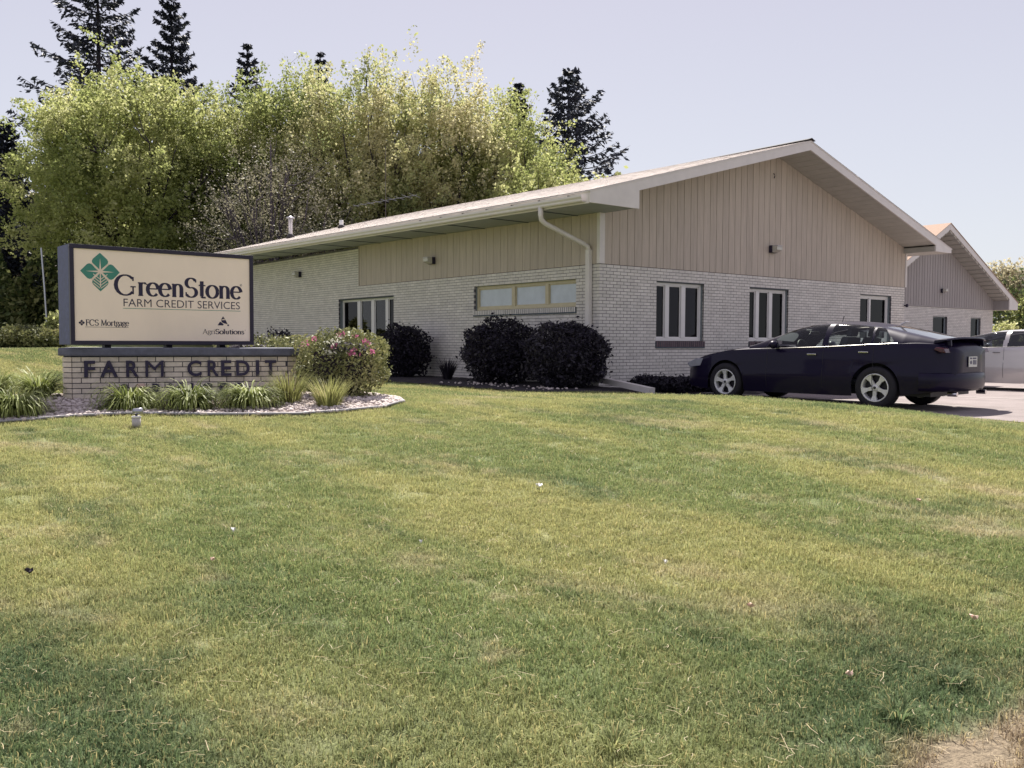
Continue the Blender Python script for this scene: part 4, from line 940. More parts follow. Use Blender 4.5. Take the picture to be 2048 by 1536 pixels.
def leaf_cloud(P, size, m, name, parent=None, flat=0.0, rnd=None, aspect=1.0, fold=False):
    """diamond leaves at points P"""
    N = len(P); a = unit(rng.normal(size=(N, 3))); a[:, 2] *= (1 - flat); a = unit(a); b = unit(np.cross(a, rng.normal(size=(N, 3))))
    s = size * (0.6 + 0.8 * rng.random((N, 1))); V = np.stack([P - a * s, P + b * s * 0.5 * aspect, P + a * s, P - b * s * 0.5 * aspect], 1)
    return link(name, quads_mesh(name, V, m, rnd), parent)
def lumpy(P, amp, f, seed=0):
    return amp * (np.sin(P[:, 0] * f + seed) * np.sin(P[:, 1] * f * 1.3 + 1.7 * seed) + 0.6 * np.sin(P[:, 2] * f * 1.9 + seed * 2.3 + P[:, 0] * f * 0.7))
def bush(name, x, y, rx, ry, h, n, size, m, label, cat, group=None, square=2.6, stems=6, stemh=0.35, core=True, low=0.12, zoff=0.0, mcore=None):
    """rounded leafy bush; leaves crowd its surface, some inside"""
    z0 = gzf(x, y) + zoff; t = empty(name, (x, y, z0), 0, label, cat, group)
    u = rng.normal(size=(n, 3)); u = unit(u)
    r_ = 1 / (np.abs(u[:, 0]) ** square + np.abs(u[:, 1]) ** square + np.abs(u[:, 2]) ** square) ** (1 / square)
    sh = 1 - 0.42 * rng.random(n) ** 1.7
    Pn = u * (r_ * sh)[:, None]; P = Pn * np.array([rx, ry, h / 2 * (1 - low / 2)]); nrm = unit(P); P = P * (1 + lumpy(P, 0.11, 5.5 / max(rx, 0.3), x))[:, None]
    P[:, 2] += h / 2 + low * h / 2
    stray = rng.random(n) < 0.09; P[stray] += nrm[stray] * size * 3.4 * rng.random((stray.sum(), 1))
    leaf_cloud(P, size, m, 'foliage', t)
    if core:
        cm = MB(); rings = 9; seg = 14; vs = []
        for i in range(rings + 1):
            ph = -math.pi / 2 + math.pi * i / rings
            for k in range(seg):
                th = 2 * math.pi * k / seg; q = np.array([math.cos(ph) * math.cos(th), math.cos(ph) * math.sin(th), math.sin(ph)]); rr = 1 / (np.abs(q) ** square).sum() ** (1 / square); q = q * rr * 0.68
                vs.append((q[0] * rx, q[1] * ry, q[2] * h / 2 * .95 + h / 2 + low * h / 2))
        cm.add(vs, [(i * seg + k, i * seg + (k + 1) % seg, (i + 1) * seg + (k + 1) % seg, (i + 1) * seg + k) for i in range(rings) for k in range(seg)])
        cm.obj('inner_twigs', mcore or M['bark'], t, recalc=False)
    for i in range(stems):
        a = random.random() * 6.28; b = random.random() * 0.4
        MB().tube([(0.15 * rx * math.cos(a), 0.15 * ry * math.sin(a), -0.03), (0.5 * rx * math.cos(a + b), 0.5 * ry * math.sin(a + b), stemh * h), (0.7 * rx * math.cos(a + b), 0.7 * ry * math.sin(a + b), 0.7 * h)], [0.018, 0.012, 0.006], 5).obj('stem', M['bark'], t)
    return t
# flowering shrub at the bed's end and its lower continuation behind the base
fs_ = bush('flowering_shrub', -2.30, 12.40, 0.60, 0.55, 0.90, 9000, 0.024, M['hedge'], 'rounded flowering shrub with pink blooms at the right end of the sign bed', 'shrub', square=3.0, stems=14)
bush('clipped_shrub', -2.95, 13.75, 0.70, 0.45, 0.90, 6500, 0.027, M['hedge'], 'clipped yellow green shrub rising behind the right end of the sign base', 'shrub', square=3.5, stems=5)
bush('clipped_shrub', -4.1, 14.2, 0.6, 0.45, 0.90, 3000, 0.028, M['hedge'], 'clipped yellow green shrub hidden mostly behind the sign board', 'shrub', square=3.5, stems=3)
for i, (dx, dz, mm, nn) in enumerate([(-0.35, 1.05, 'pink', 8), (0.05, 1.10, 'pink', 16), (0.28, 1.08, 'pink', 8), (0.42, 0.98, 'pink', 12), (0.24, 0.82, 'pink', 26), (0.52, 0.86, 'pink', 10), (-0.05, 0.92, 'pink', 10), (-0.5, 0.96, 'pink', 10), (-0.12, 0.80, 'wpetal', 26), (-0.08, 0.98, 'wpetal', 18), (0.08, 1.08, 'wpetal', 14)]):
    yy = -0.60 + 0.35 * max(0, dz - 0.85) + 0.25 * abs(dx) ** 2; P = np.array([dx * .85, yy * .88, dz * .80]) + rng.normal(size=(nn, 3)) * np.array([0.035, 0.02, 0.022])
    leaf_cloud(P, 0.024, M[mm], 'flower', fs_)
# round dark bushes against the walls
GB = 'round dark bushes along the walls'
bush('round_bush', -2.78, 23.0, 0.68, 0.62, 1.32, 9500, 0.038, M['darkbush'], 'round dark bush under the right edge of the four-pane window', 'bush', GB, mcore=M['darkbush'], low=0.0, square=2.35)
bush('round_bush', -0.25, 19.6, 0.80, 0.72, 1.37, 11500, 0.038, M['darkbush'], 'round dark bush, left one of the joined pair under the strip window', 'bush', GB, mcore=M['darkbush'], low=0.0, square=2.35)
bush('round_bush', 1.10, 18.0, 0.80, 0.72, 1.31, 11500, 0.038, M['darkbush'], 'round dark bush, right one of the joined pair beside the downspout', 'bush', GB, mcore=M['darkbush'], low=0.0, square=2.35)
bush('small_bush', -6.35, 24.8, 0.42, 0.4, 1.2, 1500, 0.04, M['darkbush'], 'small dark bush before the brick wall, seen just over the clipped hedge', 'bush', mcore=M['darkbush'])
for i, (g_, l_, r_, h_, lb) in enumerate([(1.0, -0.75, 0.62, 0.34, 'low dark spreading bush just right of the downspout foot'), (2.2, -0.85, 0.75, 0.34, 'low dark spreading bush under the first gable window'), (3.35, -0.8, 0.65, 0.40, 'low dark spreading bush by the nose of the dark car')]):
    x, y = BW(g_, l_); bush('low_bush', x, y, r_, 0.5, h_, 4200, 0.034, M['darkbush'], lb, 'bush', 'low spreading bushes under the gable windows', mcore=M['darkbush'], low=0.0)
x, y = BW(4.55, -0.75); bush('low_bush', x, y, 0.62, 0.5, 0.98, 5000, 0.036, M['darkbush'], 'taller dark bush seen over the hood of the dark car', 'bush', 'low spreading bushes under the gable windows', mcore=M['darkbush'], low=0)

# ---------------------------------------------------------------- trees
def tube_np(paths, n=5):
    """paths: list of (pts (k,3), radii) -> MB tube mesh quickly"""
    mb = MB()
    for pts, rad in paths: mb.tube([tuple(p) for p in pts], list(rad), n, caps=False)
    return mb
def bez(p0, p1, p2, n):
    t = np.linspace(0, 1, n)[:, None]; return (1 - t) ** 2 * p0 + 2 * t * (1 - t) * p1 + t * t * p2
def maple(x, y, h, rx, ry, base, nleaf, lsz, m, label, name='maple_tree', group='yellow green maples behind the building', trunk_r=0.22, lean=0.0, bark='bark', cat='tree', nl=13, ncl=420, clen=0.085, crad=0.028):
    """broad maple: limbs fan out to a domed crown made of upward sprays of leaves, gaps between them"""
    z0 = gzf(x, y) - 0.1; t = empty(name, (x, y, z0), 0, label, cat, group)
    fork = base + 0.10 * h; he = h * (1 - clen * .75); cc = np.array([lean, 0, base + (he - base) * 0.46]); rr3 = np.array([rx, ry, (he - base) * 0.53]); seed = x * 3.1 + y
    tube_np([(bez(np.array([0, 0, 0.]), np.array([lean * .3, 0, fork * .5]), np.array([lean * .5, 0, fork]), 5), np.linspace(trunk_r, trunk_r * .75, 5))], 8).obj('trunk', M[bark], t, recalc=False, smooth=True)
    top0 = np.array([lean * .5, 0, fork]); limbs = [(bez(top0, top0 + [0, 0, (h - fork) * .4], np.array([lean, 0, h * 0.9]), 9), np.linspace(trunk_r * .7, 0.03, 9))]
    for i in range(nl):
        a = 2.39996 * i + random.random() * .5; el = R(8 + 72 * ((i * 0.618) % 1.0)); d = np.array([math.cos(a) * math.cos(el), math.sin(a) * math.cos(el), math.sin(el)])
        tip = cc + d * rr3 * 0.84; s0 = np.array([lean * .4, 0, fork * (0.6 + 0.4 * random.random()) + 0.16 * (tip[2] - base) * random.random()])
        mid = (s0 * .55 + tip * .45) + np.array([0, 0, -0.02 * h]) + rng.normal(size=3) * 0.025 * h; limbs.append((bez(s0, mid, tip, 9), np.linspace(trunk_r * .45, 0.02, 9)))
    LP = np.concatenate([a_ for a_, b_ in limbs])
    # spray bases: lobed dome, more of them near the surface
    u = unit(rng.normal(size=(ncl * 2, 3))); az = np.arctan2(u[:, 1], u[:, 0]); lob = 1 + 0.10 * np.sin(az * 3 + seed) * np.sin(u[:, 2] * 4 + seed) + 0.07 * np.sin(az * 6 + seed * 2 + u[:, 2] * 5)
    f = (0.30 + 0.62 * rng.random(ncl * 2) ** 0.55) * lob; Bs = cc + u * rr3 * f[:, None] * np.where(u[:, 2:3] < 0, np.array([[0.93, 0.93, 0.96]]), 1.0); ok = Bs[:, 2] > base * 0.9; Bs = Bs[ok][:ncl]; uu = u[ok][:ncl]; n = len(Bs)
    d = unit(uu * np.array([.7, .7, .35]) + np.array([0, 0, 0.75]) + rng.normal(size=(n, 3)) * .28); L_ = clen * h * (0.6 + 0.8 * rng.random(n)) 
    paths2 = []
    for k in range(0, n, 2):
        q = LP[np.argmin(((LP - Bs[k] + np.array([0, 0, 0.06 * h])) ** 2).sum(1))]; paths2.append((bez(q, (q + Bs[k]) / 2 + np.array([0, 0, -.02 * h]), Bs[k] + d[k] * L_[k] * .7, 4), np.linspace(0.030, 0.006, 4)))
    tube_np(limbs + paths2, 5).obj('limbs', M[bark], t, recalc=False, smooth=True)
    sub = 4; S0 = np.repeat(Bs, sub, 0) + rng.normal(size=(n * sub, 3)) * crad * h * 1.3; Sd = unit(np.repeat(d, sub, 0) + rng.normal(size=(n * sub, 3)) * .33); SL = np.repeat(L_, sub) * (0.5 + 0.7 * rng.random(n * sub))
    idx = rng.integers(0, n * sub, nleaf); tt = rng.random(nleaf) ** 0.9
    P = S0[idx] + Sd[idx] * (SL[idx] * tt)[:, None] + rng.normal(size=(nleaf, 3)) * (crad * h * (0.55 * (1 - tt) + 0.16))[:, None]
    rn = np.clip(rng.random(nleaf) * .6 + (rng.random(n)[idx // sub]) * .4, 0, 1)
    leaf_cloud(P, lsz, m, 'crown', t, rnd=rn, aspect=1.3)
    tube_np([(np.array([S0[k], S0[k] + Sd[k] * SL[k]]), (0.009, 0.003)) for k in rng.integers(0, n * sub, 260)], 3).obj('twigs', M[bark], t, recalc=False, kind='stuff')
    return t
def px(x, d): return (x - 1024) / 1811.6 * d
def pz(y, d): return (683.5 - y) / 1811.6 * d + EYE
def tree_at(pxc, topy, wpx, d, **kw):
    x = px(pxc, d); h = pz(topy, d) - gzf(x, d); return x, h, wpx / 1811.6 * d / 2
specs = [  # px centre, top, width, distance, crown bottom, leaves, size, material, label
 (262, 112, 380, 42, 1.5, 125000, .068, 'maple', 'broad yellow green maple right behind the sign board'),
 (480, 160, 240, 44, 2.0, 64000, .068, 'maple', 'upright maple in the gap between the two big leafy crowns, above the sign'),
 (600, 112, 240, 45, 2.0, 68000, .068, 'maple', 'maple with a green domed top left of the tallest pale one'),
 (735, 96, 270, 43, 2.0, 92000, .067, 'maple2', 'tallest pale gold maple above the middle of the roof'),
 (880, 125, 250, 44, 2.0, 86000, .067, 'maple2', 'pale yellow maple right of the tallest one'),
 (1000, 150, 200, 45, 2.0, 64000, .067, 'maple', 'maple at the right end of the row beside the big spruce'),
 (1090, 285, 200, 40, 1.5, 50000, .066, 'maple', 'lower maple sloping down to the roof in front of the big spruce'),
]
for (pc, ty, wd, d, bs, nl_, sz, mt, lb) in specs:
    x, h, rx = tree_at(pc, ty, wd, d); maple(x, d, h, rx * 1.22, rx * 1.0, bs, nl_, sz, M[mt], lb, ncl=int(150 + wd * 0.75))
x, h, rx = tree_at(545, 240, 320, 36.5); maple(x, 36.5, h, rx, rx * .7, 0.5, 15000, .042, M['bare'], 'half bare bronze twigged tree standing before the maples', name='bare_tree', group=None, bark='bark_grey', trunk_r=0.16, nl=18, clen=.12, crad=.035, ncl=260)
x, h, rx = tree_at(1205, 338, 110, 38); maple(x, 38, h, rx, rx * .7, 2.0, 7000, .09, M['maple2'], 'small pale leafy treetop peeping over the roof under the big spruce', name='small_tree', group=None, trunk_r=0.12)
x, h, rx = tree_at(30, 350, 200, 54); maple(x, 54, h, rx, rx * .8, 0.5, 30000, .070, M['blossom'], 'pale blossoming tree at the left edge of the photo', name='blossoming_tree', group=None, trunk_r=0.15)
x, h, rx = tree_at(2005, 508, 110, 62); maple(x, 62, h, rx, rx, 2.5, 9000, .10, M['blossom'], 'pale pinkish tree beyond the rear building at the right edge', name='blossoming_tree', group=None, trunk_r=0.15)
x, h, rx = tree_at(2060, 580, 90, 58); maple(x, 58, h, rx, rx, 1.0, 5000, .10, M['maple'], 'yellowish small tree at the right edge beside the rear building', name='small_tree', group=None, trunk_r=0.12)

def spruce(x, y, h, r, label, n=16000, group='dark spruces behind the maples', first=0.12, sparse=1.0, skew=0.0, lsz=0.20, droop=0.22):
    z0 = gzf(x, y) - 0.1; t = empty('spruce_tree', (x, y, z0), 0, label, 'spruce', group)
    tube_np([(np.array([[0, 0, 0], [0, 0, h * .5], [0, 0, h * 0.99]]), (0.011 * h + .05, 0.007 * h + .03, 0.015))], 7).obj('trunk', M['bark'], t, recalc=False, smooth=True)
    paths = []; P = []; z = h * first
    k = 0
    while z < h * 0.985:
        f = 1 - z / h; nb = max(4, int(7 * sparse)); L_ = r * 1.12 * (f ** 0.78) * (0.85 + 0.3 * random.random()) + 0.12
        for i in range(nb):
            a = 6.283 * (i + random.random() * .7) / nb + k * 0.9; Li = L_ * (0.62 + 0.5 * random.random()) * (1 + skew * math.cos(a)); d = np.array([math.cos(a), math.sin(a), 0])
            p0 = np.array([0, 0, z + random.uniform(-.1, .1) * h * .02]); rise = 0.12 + 0.5 * (z / h) ** 2; p2 = p0 + d * Li + np.array([0, 0, Li * (rise - droop * 0.6)]); p1 = p0 + d * Li * .55 + np.array([0, 0, Li * (-droop * 0.8 + rise * .25)])
            pth = bez(p0, p1, p2, 6); paths.append((pth, np.linspace(0.010 * L_ + .014, 0.006, 6)))
            m_ = int(16 + 150 * Li / max(r, .1)); tt = 0.10 + 0.90 * rng.random(m_) ** 0.8; q = (1 - tt)[:, None] ** 2 * p0 + 2 * (tt * (1 - tt))[:, None] * p1 + (tt ** 2)[:, None] * p2
            side = np.array([-d[1], d[0], 0]); wdt = 0.16 * Li * (1.05 - tt) + .05
            q = q + side * (rng.normal(size=m_) * wdt)[:, None] + np.array([0, 0, -1]) * (np.abs(rng.normal(size=m_)) * (0.05 + 0.05 * Li))[:, None]
            P.append(q)
        z += h * (0.026 + 0.016 * f) / sparse ** .3; k += 1
    P = np.concatenate(P)
    if len(P) > n: P = P[rng.permutation(len(P))[:n]]
    tube_np(paths, 4).obj('branches', M['bark'], t, recalc=False, kind='stuff')
    # needles: elongated hanging sprays
    N = len(P); rad = unit(P * np.array([1, 1, 0.0001])); a = unit(rad * .8 + rng.normal(size=(N, 3)) * .45 + np.array([0, 0, -.35])); b = unit(np.cross(a, rng.normal(size=(N, 3))))
    s = lsz * (0.5 + 0.9 * rng.random((N, 1))); V = np.stack([P - a * s, P + b * s * .36, P + a * s, P - b * s * .36], 1)
    link('needles', quads_mesh('needles', V, M['spruce']), t); return t
def spr(pc, ty, d, rpx, lb, **kw):
    x = px(pc, d); h = pz(ty, d) - gzf(x, d); spruce(x, d, h, rpx / 1811.6 * d, lb, **kw)
spr(208, -110, 52, 235, 'tallest dark spruce, cut off by the top left of the photo', n=52000, lsz=.17)
spr(352, -8, 55, 150, 'narrow dark spruce second from the left, its tip at the photo top', n=36000, lsz=.16)
spr(500, 90, 60, 105, 'small dark spruce tip over the leafy trees above the sign', n=10000, lsz=.17)
spr(645, 105, 62, 80, 'tiny dark spruce tip left of the tallest maple', n=7000, lsz=.17)
spr(24, 248, 50, 100, 'lone dark spruce at the left edge of the photo', n=16000, lsz=.16)
spr(1133, 138, 50, 215, 'big open branched spruce standing right of the maples against the sky', n=42000, lsz=.15, sparse=1.0, skew=.15)
spr(1035, 165, 54, 105, 'dark spruce half hidden between the last maple and the big open spruce', n=18000, lsz=.16)
spr(1228, 345, 56, 40, 'dark conifer tip low over the roof right of the big spruce', n=2500, lsz=.18)

# understory and hedges
def understory(x0, x1, y0, y1, h, n, m, label, name='understory', sz=.10, topvar=0.35):
    X = rng.uniform(x0, x1, n); Y = rng.uniform(y0, y1, n); H = h * (1 + topvar * np.sin(X * .7 + 1) * np.sin(X * 1.9 + Y)); Z = rng.random(n) ** 0.8 * H; P = np.stack([X, Y, Z + gz(X, Y)], -1)
    o = leaf_cloud(P, sz, m, name); return tag(o, label, None, None, 'stuff')
understory(-27, 4, 46, 49, 4.6, 42000, M['under'], 'dark green undergrowth beneath the maples behind the building', sz=.15)
understory(-32, -17, 49, 51, 3.4, 12000, M['under'], 'shaded undergrowth at the left behind the far hedge', 'shade_undergrowth', sz=.13)
understory(-60, 30, 66, 74, 6.0, 26000, M['under'], 'far wood closing the view behind the trees', 'far_wood', sz=.30)
understory(24, 60, 56, 60, 4.4, 22000, M['under'], 'dark green thicket right of the rear building', 'thicket', sz=.14)
x, h, rx = tree_at(2010, 632, 55, 47); bush('yellow_bush', x, 47, rx * 1.0, 0.8, 2.2, 2500, .08, M['maple'], 'small yellow green bush at the right, before the dark thicket', 'bush', low=0.0, stems=2)
for (pc, rp, hh, lb) in [(6, 26, 0.48, 'pale green hedge mound at the very left edge of the far lawn'), (42, 30, 0.72, 'rounded light green hedge mound, tallest of the far row'), (76, 30, 0.64, 'rounded light green hedge mound in the middle of the far row'), (106, 28, 0.60, 'rounded light green hedge mound nearest the sign in the far row')]:
    d = 31.0; x = px(pc, d); bush('hedge_mound', x, d, rp / 1811.6 * d, 0.7, hh, 2200, .06, M['hedge'], lb, 'hedge', 'hedge mounds at the edge of the far lawn', low=0.0, stems=0)
x = px(116, 31.5); bush('yellow_bush', x, 31.5, 0.35, 0.4, 1.15, 1800, .07, M['maple'], 'yellow green bush just left of the sign cabinet on the far lawn', 'bush', low=0.0, stems=2)
d = 37; t = MB().tube([(px(97, d), d, gzf(px(97, d), d)), (px(92, d), d, pz(580, d)), (px(87, d), d, pz(500, d))], 0.035, 6).obj('thin_pole', M['galv']); tag(t, 'thin pale leaning pole among the trees left of the sign', 'pole')
# house half hidden on the left
hx = px(45, 55); hz = gzf(hx, 55); HH = empty('far_house', (hx, 55, hz), R(12), 'grey roofed house barely seen through the trees at far left', 'house')
MB().box(-4.2, 0, 0, 4.2, 6, 3.6).obj('wall', M['siding2'], HH)
M['hroof'] = mat('mauve_roof', (0.30, 0.25, 0.28), 0.9, 0.15, 8)
MB().prism([(-0.5, 3.55), (3, 5.7), (6.5, 3.55)], -4.6, 4.6, 'x').obj('roof', M['hroof'], HH)
MB().box(-2.2, -.02, 1.2, -1.0, 0.0, 2.5).obj('window', M['room'], HH)

# ================================================================== CARS
def carpaint(name, col, met=0.3, rough=0.28, coat=1.0):
    m = bpy.data.materials.new(name); m.use_nodes = True; b = m.node_tree.nodes['Principled BSDF']; nt = m.node_tree
    n = nt.nodes.new('ShaderNodeTexNoise'); n.inputs['Scale'].default_value = 2.2; n.inputs['Detail'].default_value = 5
    c = Vector(col); o = ramp_color(nt, n.outputs['Fac'], [(0.35, tuple(c * .88)), (0.7, tuple(c * 1.12))]); nt.links.new(o, b.inputs['Base Color'])
    b.inputs['Metallic'].default_value = met; b.inputs['Roughness'].default_value = rough; b.inputs['Coat Weight'].default_value = coat; b.inputs['Coat Roughness'].default_value = 0.05; b.inputs['Specular IOR Level'].default_value = 0.12; return m
M['navy'] = carpaint('navy_paint', (0.007, 0.004, 0.022), 0.1, 0.4, 0.22)
M['silver'] = carpaint('silver_paint', (0.60, 0.57, 0.56), 0.35, 0.35)
M['rubber'] = mat('tyre_rubber', (0.012, 0.010, 0.016), 0.75, 0.2, 12)
M['alloy'] = mat('alloy_wheel', (0.62, 0.61, 0.62), 0.35, 0.06, 6, metal=0.25)
M['blacktrim'] = mat('black_trim', (0.012, 0.010, 0.018), 0.5, 0.1, 6)
M['chrome'] = mat('chrome', (0.75, 0.73, 0.72), 0.12, 0.03, 6, metal=1.0)
M['carglass'] = glassmat('car_glass', (0.86, 0.93, 0.89), 0.0)
M['rearglass'] = glassmat('car_rear_glass', (0.12, 0.13, 0.17), 0.30, 0.05)
M['seat'] = mat('dark_seat', (0.018, 0.018, 0.03), 0.8, 0.1, 6)
M['redlens'] = mat('red_lens', (0.05, 0.004, 0.015), 0.2, 0.1, 8, spec=0.6)
M['clear'] = mat('headlamp_lens', (0.18, 0.18, 0.26), 0.15, 0.1, 8, spec=0.8)
M['plate'] = mat('number_plate', (0.55, 0.56, 0.52), 0.5, 0.1, 30)
M['platemark'] = mat('plate_mark', (0.05, 0.05, 0.10), 0.5, 0.1, 30)
def interp(tab, x):
    xs = [a for a, b in tab]; return float(np.interp(x, xs, [b for a, b in tab]))
def sinterp(tab, x):
    """smooth interpolation"""
    xs = [a for a, b in tab]; ys = [b for a, b in tab]
    return float(np.mean([np.interp(x + d, xs, ys) for d in (-.09, -.045, 0, .045, .09)]))
def make_car(P, loc, rz, label, cat, name):
    """x forward, rear axle at x=0, ground z=0, left side +y"""
    t = empty(name, loc, rz, label, cat)
    xr, xf, wb, wr = P['x0'], P['x1'], P['wb'], P['wr']
    body, top, shoulder, hw, sill = P['paint'], P['top'], P['shoulder'], P['hw'], P['sill']
    arch = wr + 0.055
    xs = sorted(set([round(v, 4) for v in np.linspace(xr, xf, 100)] + [round(c + arch * math.cos(a), 4) for c in (0, wb) for a in np.linspace(0, math.pi, 17)]))
    def zb(x):
        z = sinterp(sill, x)
        for c in (0, wb):
            if abs(x - c) < arch: z = max(z, P['wz'] + math.sqrt(max(0, arch ** 2 - (x - c) ** 2)))
        return z
    NV = 9; NT = 8
    def section(x):
        z0 = zb(x); zs = sinterp(shoulder, x); zt = sinterp(top, x); w_ = sinterp(hw, x); pts = []
        for k in range(NV + 1):
            v = k / NV; z = z0 + (zs - z0) * v; s = (z - 0.15) / (zs - 0.15)
            bulge = 1 - 0.055 * max(0, s - 0.45) ** 1.2 / 0.5 - 0.05 * max(0, 0.35 - s) / 0.35; bulge -= 0.018 * math.exp(-((s - 0.62) / 0.05) ** 2) * 0.6
            pts.append((w_ * bulge, z))
        ys_, zs_ = pts[-1]
        for k in range(1, NT + 1):
            v = k / NT; pts.append((ys_ * (1 - v), zs_ + (zt - zs_) * math.sin(min(v * 1.35, 1) * math.pi / 2)))
        return pts
    secs = [section(x) for x in xs]; n = NV + NT + 1
    mb = MB(); vs = []
    for s in (1, -1):
        off = len(vs)
        for x, sc in zip(xs, secs):
            for (y, z) in sc: vs.append((x, s * y, z))
    fs = []
    for s in range(2):
        o_ = s * len(xs) * n
        for i in range(len(xs) - 1):
            xm = (xs[i] + xs[i + 1]) / 2
            for k in range(n - 1):
                if k >= NV + 1 and P['cab0'] < xm < P['cab1']: continue     # cabin opening
                a = o_ + i * n + k; q = (a, a + 1, a + n + 1, a + n); fs.append(q if s else q[::-1])
    mb.add(vs, fs); o = mb.obj('body', body, t, smooth=True, recalc=False)
    bm = bmesh.new(); bm.from_mesh(o.data); bmesh.ops.remove_doubles(bm, verts=bm.verts, dist=0.0008); bmesh.ops.holes_fill(bm, edges=[e for e in bm.edges if e.is_boundary and all(abs(v.co.x - xr) < 0.01 for v in e.verts)], sides=0); bmesh.ops.recalc_face_normals(bm, faces=bm.faces); bm.to_mesh(o.data); bm.free()
    # ---- end caps (bumper faces)
    for xe, nm in ((xr, 'bumper'), (xf, 'bumper')):
        sc = section(xe); sg = -1 if xe == xr else 1
        ring = [(xe + sg * 0.0, y, z) for (y, z) in sc] + [(xe, -y, z) for (y, z) in sc[::-1][1:]]
        cz = sum(p[2] for p in ring) / len(ring); nr = len(ring); vs = list(ring) + [(xe + sg * 0.05, p[1] * 0.92, cz + (p[2] - cz) * 0.86) for p in ring] + [(xe + sg * 0.065, p[1] * 0.5, cz + (p[2] - cz) * 0.45) for p in ring]
        fs = [(i, (i + 1) % nr, nr + (i + 1) % nr, nr + i) for i in range(nr)] + [(nr + i, nr + (i + 1) % nr, 2 * nr + (i + 1) % nr, 2 * nr + i) for i in range(nr)] + [tuple(range(2 * nr, 3 * nr))]
        MB().add(vs, fs).obj(nm, body, t, smooth=True)
    # ---- greenhouse
    cw, wtop, zrf = P['cabw'], P['roofw'], P['rooftab']
    gx = sorted(set([round(v, 4) for v in np.linspace(P['gx0'], P['gx1'], 190)]))
    ws0, bl0 = P['ws_top'], P['bl_top']           # x where windshield / backlight begin
    NS = 16; NR = 8
    def gsec(x):
        zt = sinterp(zrf, x); zbk = interp(shoulder, x) - 0.004; wbk = interp(cw, x); wtp = interp(wtop, x); zr = zbk + (zt - zbk) * 0.90
        pts = []
        for k in range(NS + 1):
            v = k / NS; pts.append((wbk + (wtp - wbk) * v ** 1.25, zbk + (zr - zbk) * math.sin(v * math.pi / 2) ** 1.05))
        for k in range(1, NR + 1):
            v = k / NR; pts.append((wtp * (1 - v), zr + (zt - zr) * math.sin(v * math.pi / 2)))
        return pts
    gs = [gsec(x) for x in gx]; ng = NS + NR + 1
    groups = {}
    wz = P['windows']          # list of (x0 at belt, x1 at belt, x0 at top, x1 at top)
    for s in (1, -1):
        for i in range(len(gx) - 1):
            xm = (gx[i] + gx[i + 1]) / 2
            for k in range(ng - 1):
                q = [(gx[i], s * gs[i][k][0], gs[i][k][1]), (gx[i], s * gs[i][k + 1][0], gs[i][k + 1][1]), (gx[i + 1], s * gs[i + 1][k + 1][0], gs[i + 1][k + 1][1]), (gx[i + 1], s * gs[i + 1][k][0], gs[i + 1][k][1])]
                key = 'roof'
                if k >= NS + 1 or (k >= NS and False):
                    if xm > ws0: key = 'windshield'
                    elif xm < bl0: key = 'rear_window'
                elif k < NS:
                    v = (k + .5) / NS; tk = (gs[i][k][1] - gs[i][0][1])
                    hgt = gs[i][NS][1] - gs[i][0][1]
                    if 0 <= k < NS - 2 and hgt > 0.035:
                        for wi, (a0, a1, b0, b1) in enumerate(wz):
                            if a0 + (b0 - a0) * v < xm < a1 + (b1 - a1) * v: key = 'side_window%d_%d' % (wi, s)
                groups.setdefault(key, []).append(q)
    for key, Q in groups.items():
        nm = key.split('%')[0]; nm = 'side_window' if nm.startswith('side_window') else nm
        m_ = body if nm == 'roof' else (P.get('rear_glass', M['rearglass']) if nm == 'rear_window' else P.get('glass', M['carglass']))
        mb = MB()
        for q in Q: mb.add(q, [(0, 1, 2, 3)])
        o = mb.obj(nm, m_, t, smooth=True, recalc=False)
        bm = bmesh.new(); bm.from_mesh(o.data); bmesh.ops.remove_doubles(bm, verts=bm.verts, dist=0.001); bmesh.ops.recalc_face_normals(bm, faces=bm.faces); bm.to_mesh(o.data); bm.free()
    # window line trims
    for s in (1, -1):
        a0 = wz[0][0]; a1 = wz[-1][1]; lo, hi = min(v[0] for v in wz), max(v[1] for v in wz)
        pts = [(x, s * (interp(cw, x) + 0.006), interp(shoulder, x) + 0.008) for x in np.linspace(lo - .03, hi + .03, 14)]
        MB().tube(pts, 0.006, 5).obj('window_trim', P['trim'], t)
    # ---- doors: shut lines as thin dark recess strips and handles
    for s in (1, -1):
        for xd in P['shuts']:
            pts = []
            for z in np.linspace(0.30, interp(shoulder, xd) - 0.02, 10):
                zs = interp(shoulder, xd); w_ = interp(hw, xd); q = (z - 0.15) / (zs - 0.15); bulge = 1 - 0.055 * max(0, q - 0.45) ** 1.2 / 0.5 - 0.05 * max(0, 0.35 - q) / 0.35 - 0.018 * math.exp(-((q - 0.62) / 0.05) ** 2) * 0.6
                pts.append((xd, s * (w_ * bulge + 0.0005), z))
            MB().tube(pts, 0.004, 4).obj('door_seam', M['blacktrim'], t)
        for xh in P['handles']:
            zh = interp(shoulder, xh) - P.get('hdrop', 0.11); w_ = interp(hw, xh) * 0.965
            MB().box(xh - 0.09, min(s * w_, s * (w_ + .035)), zh - 0.012, xh + 0.07, max(s * w_, s * (w_ + .035)), zh + 0.012).obj('door_handle', P['handle_m'], t, bevel=0.005)
        xm_ = P['mirror']; zm = interp(shoulder, xm_) + 0.03; ym = interp(cw, xm_)
        mm = MB().lathe([(0, -.09), (.06, -.08), (.085, 0), (.06, .07), (0, .08)], 10, 'x', (0, 0, 0)).obj('mirror', P['mirror_m'], t, smooth=True); mm.location = (xm_, s * (ym + 0.13), zm + 0.04); mm.scale = (0.8, 1.15, 0.85)
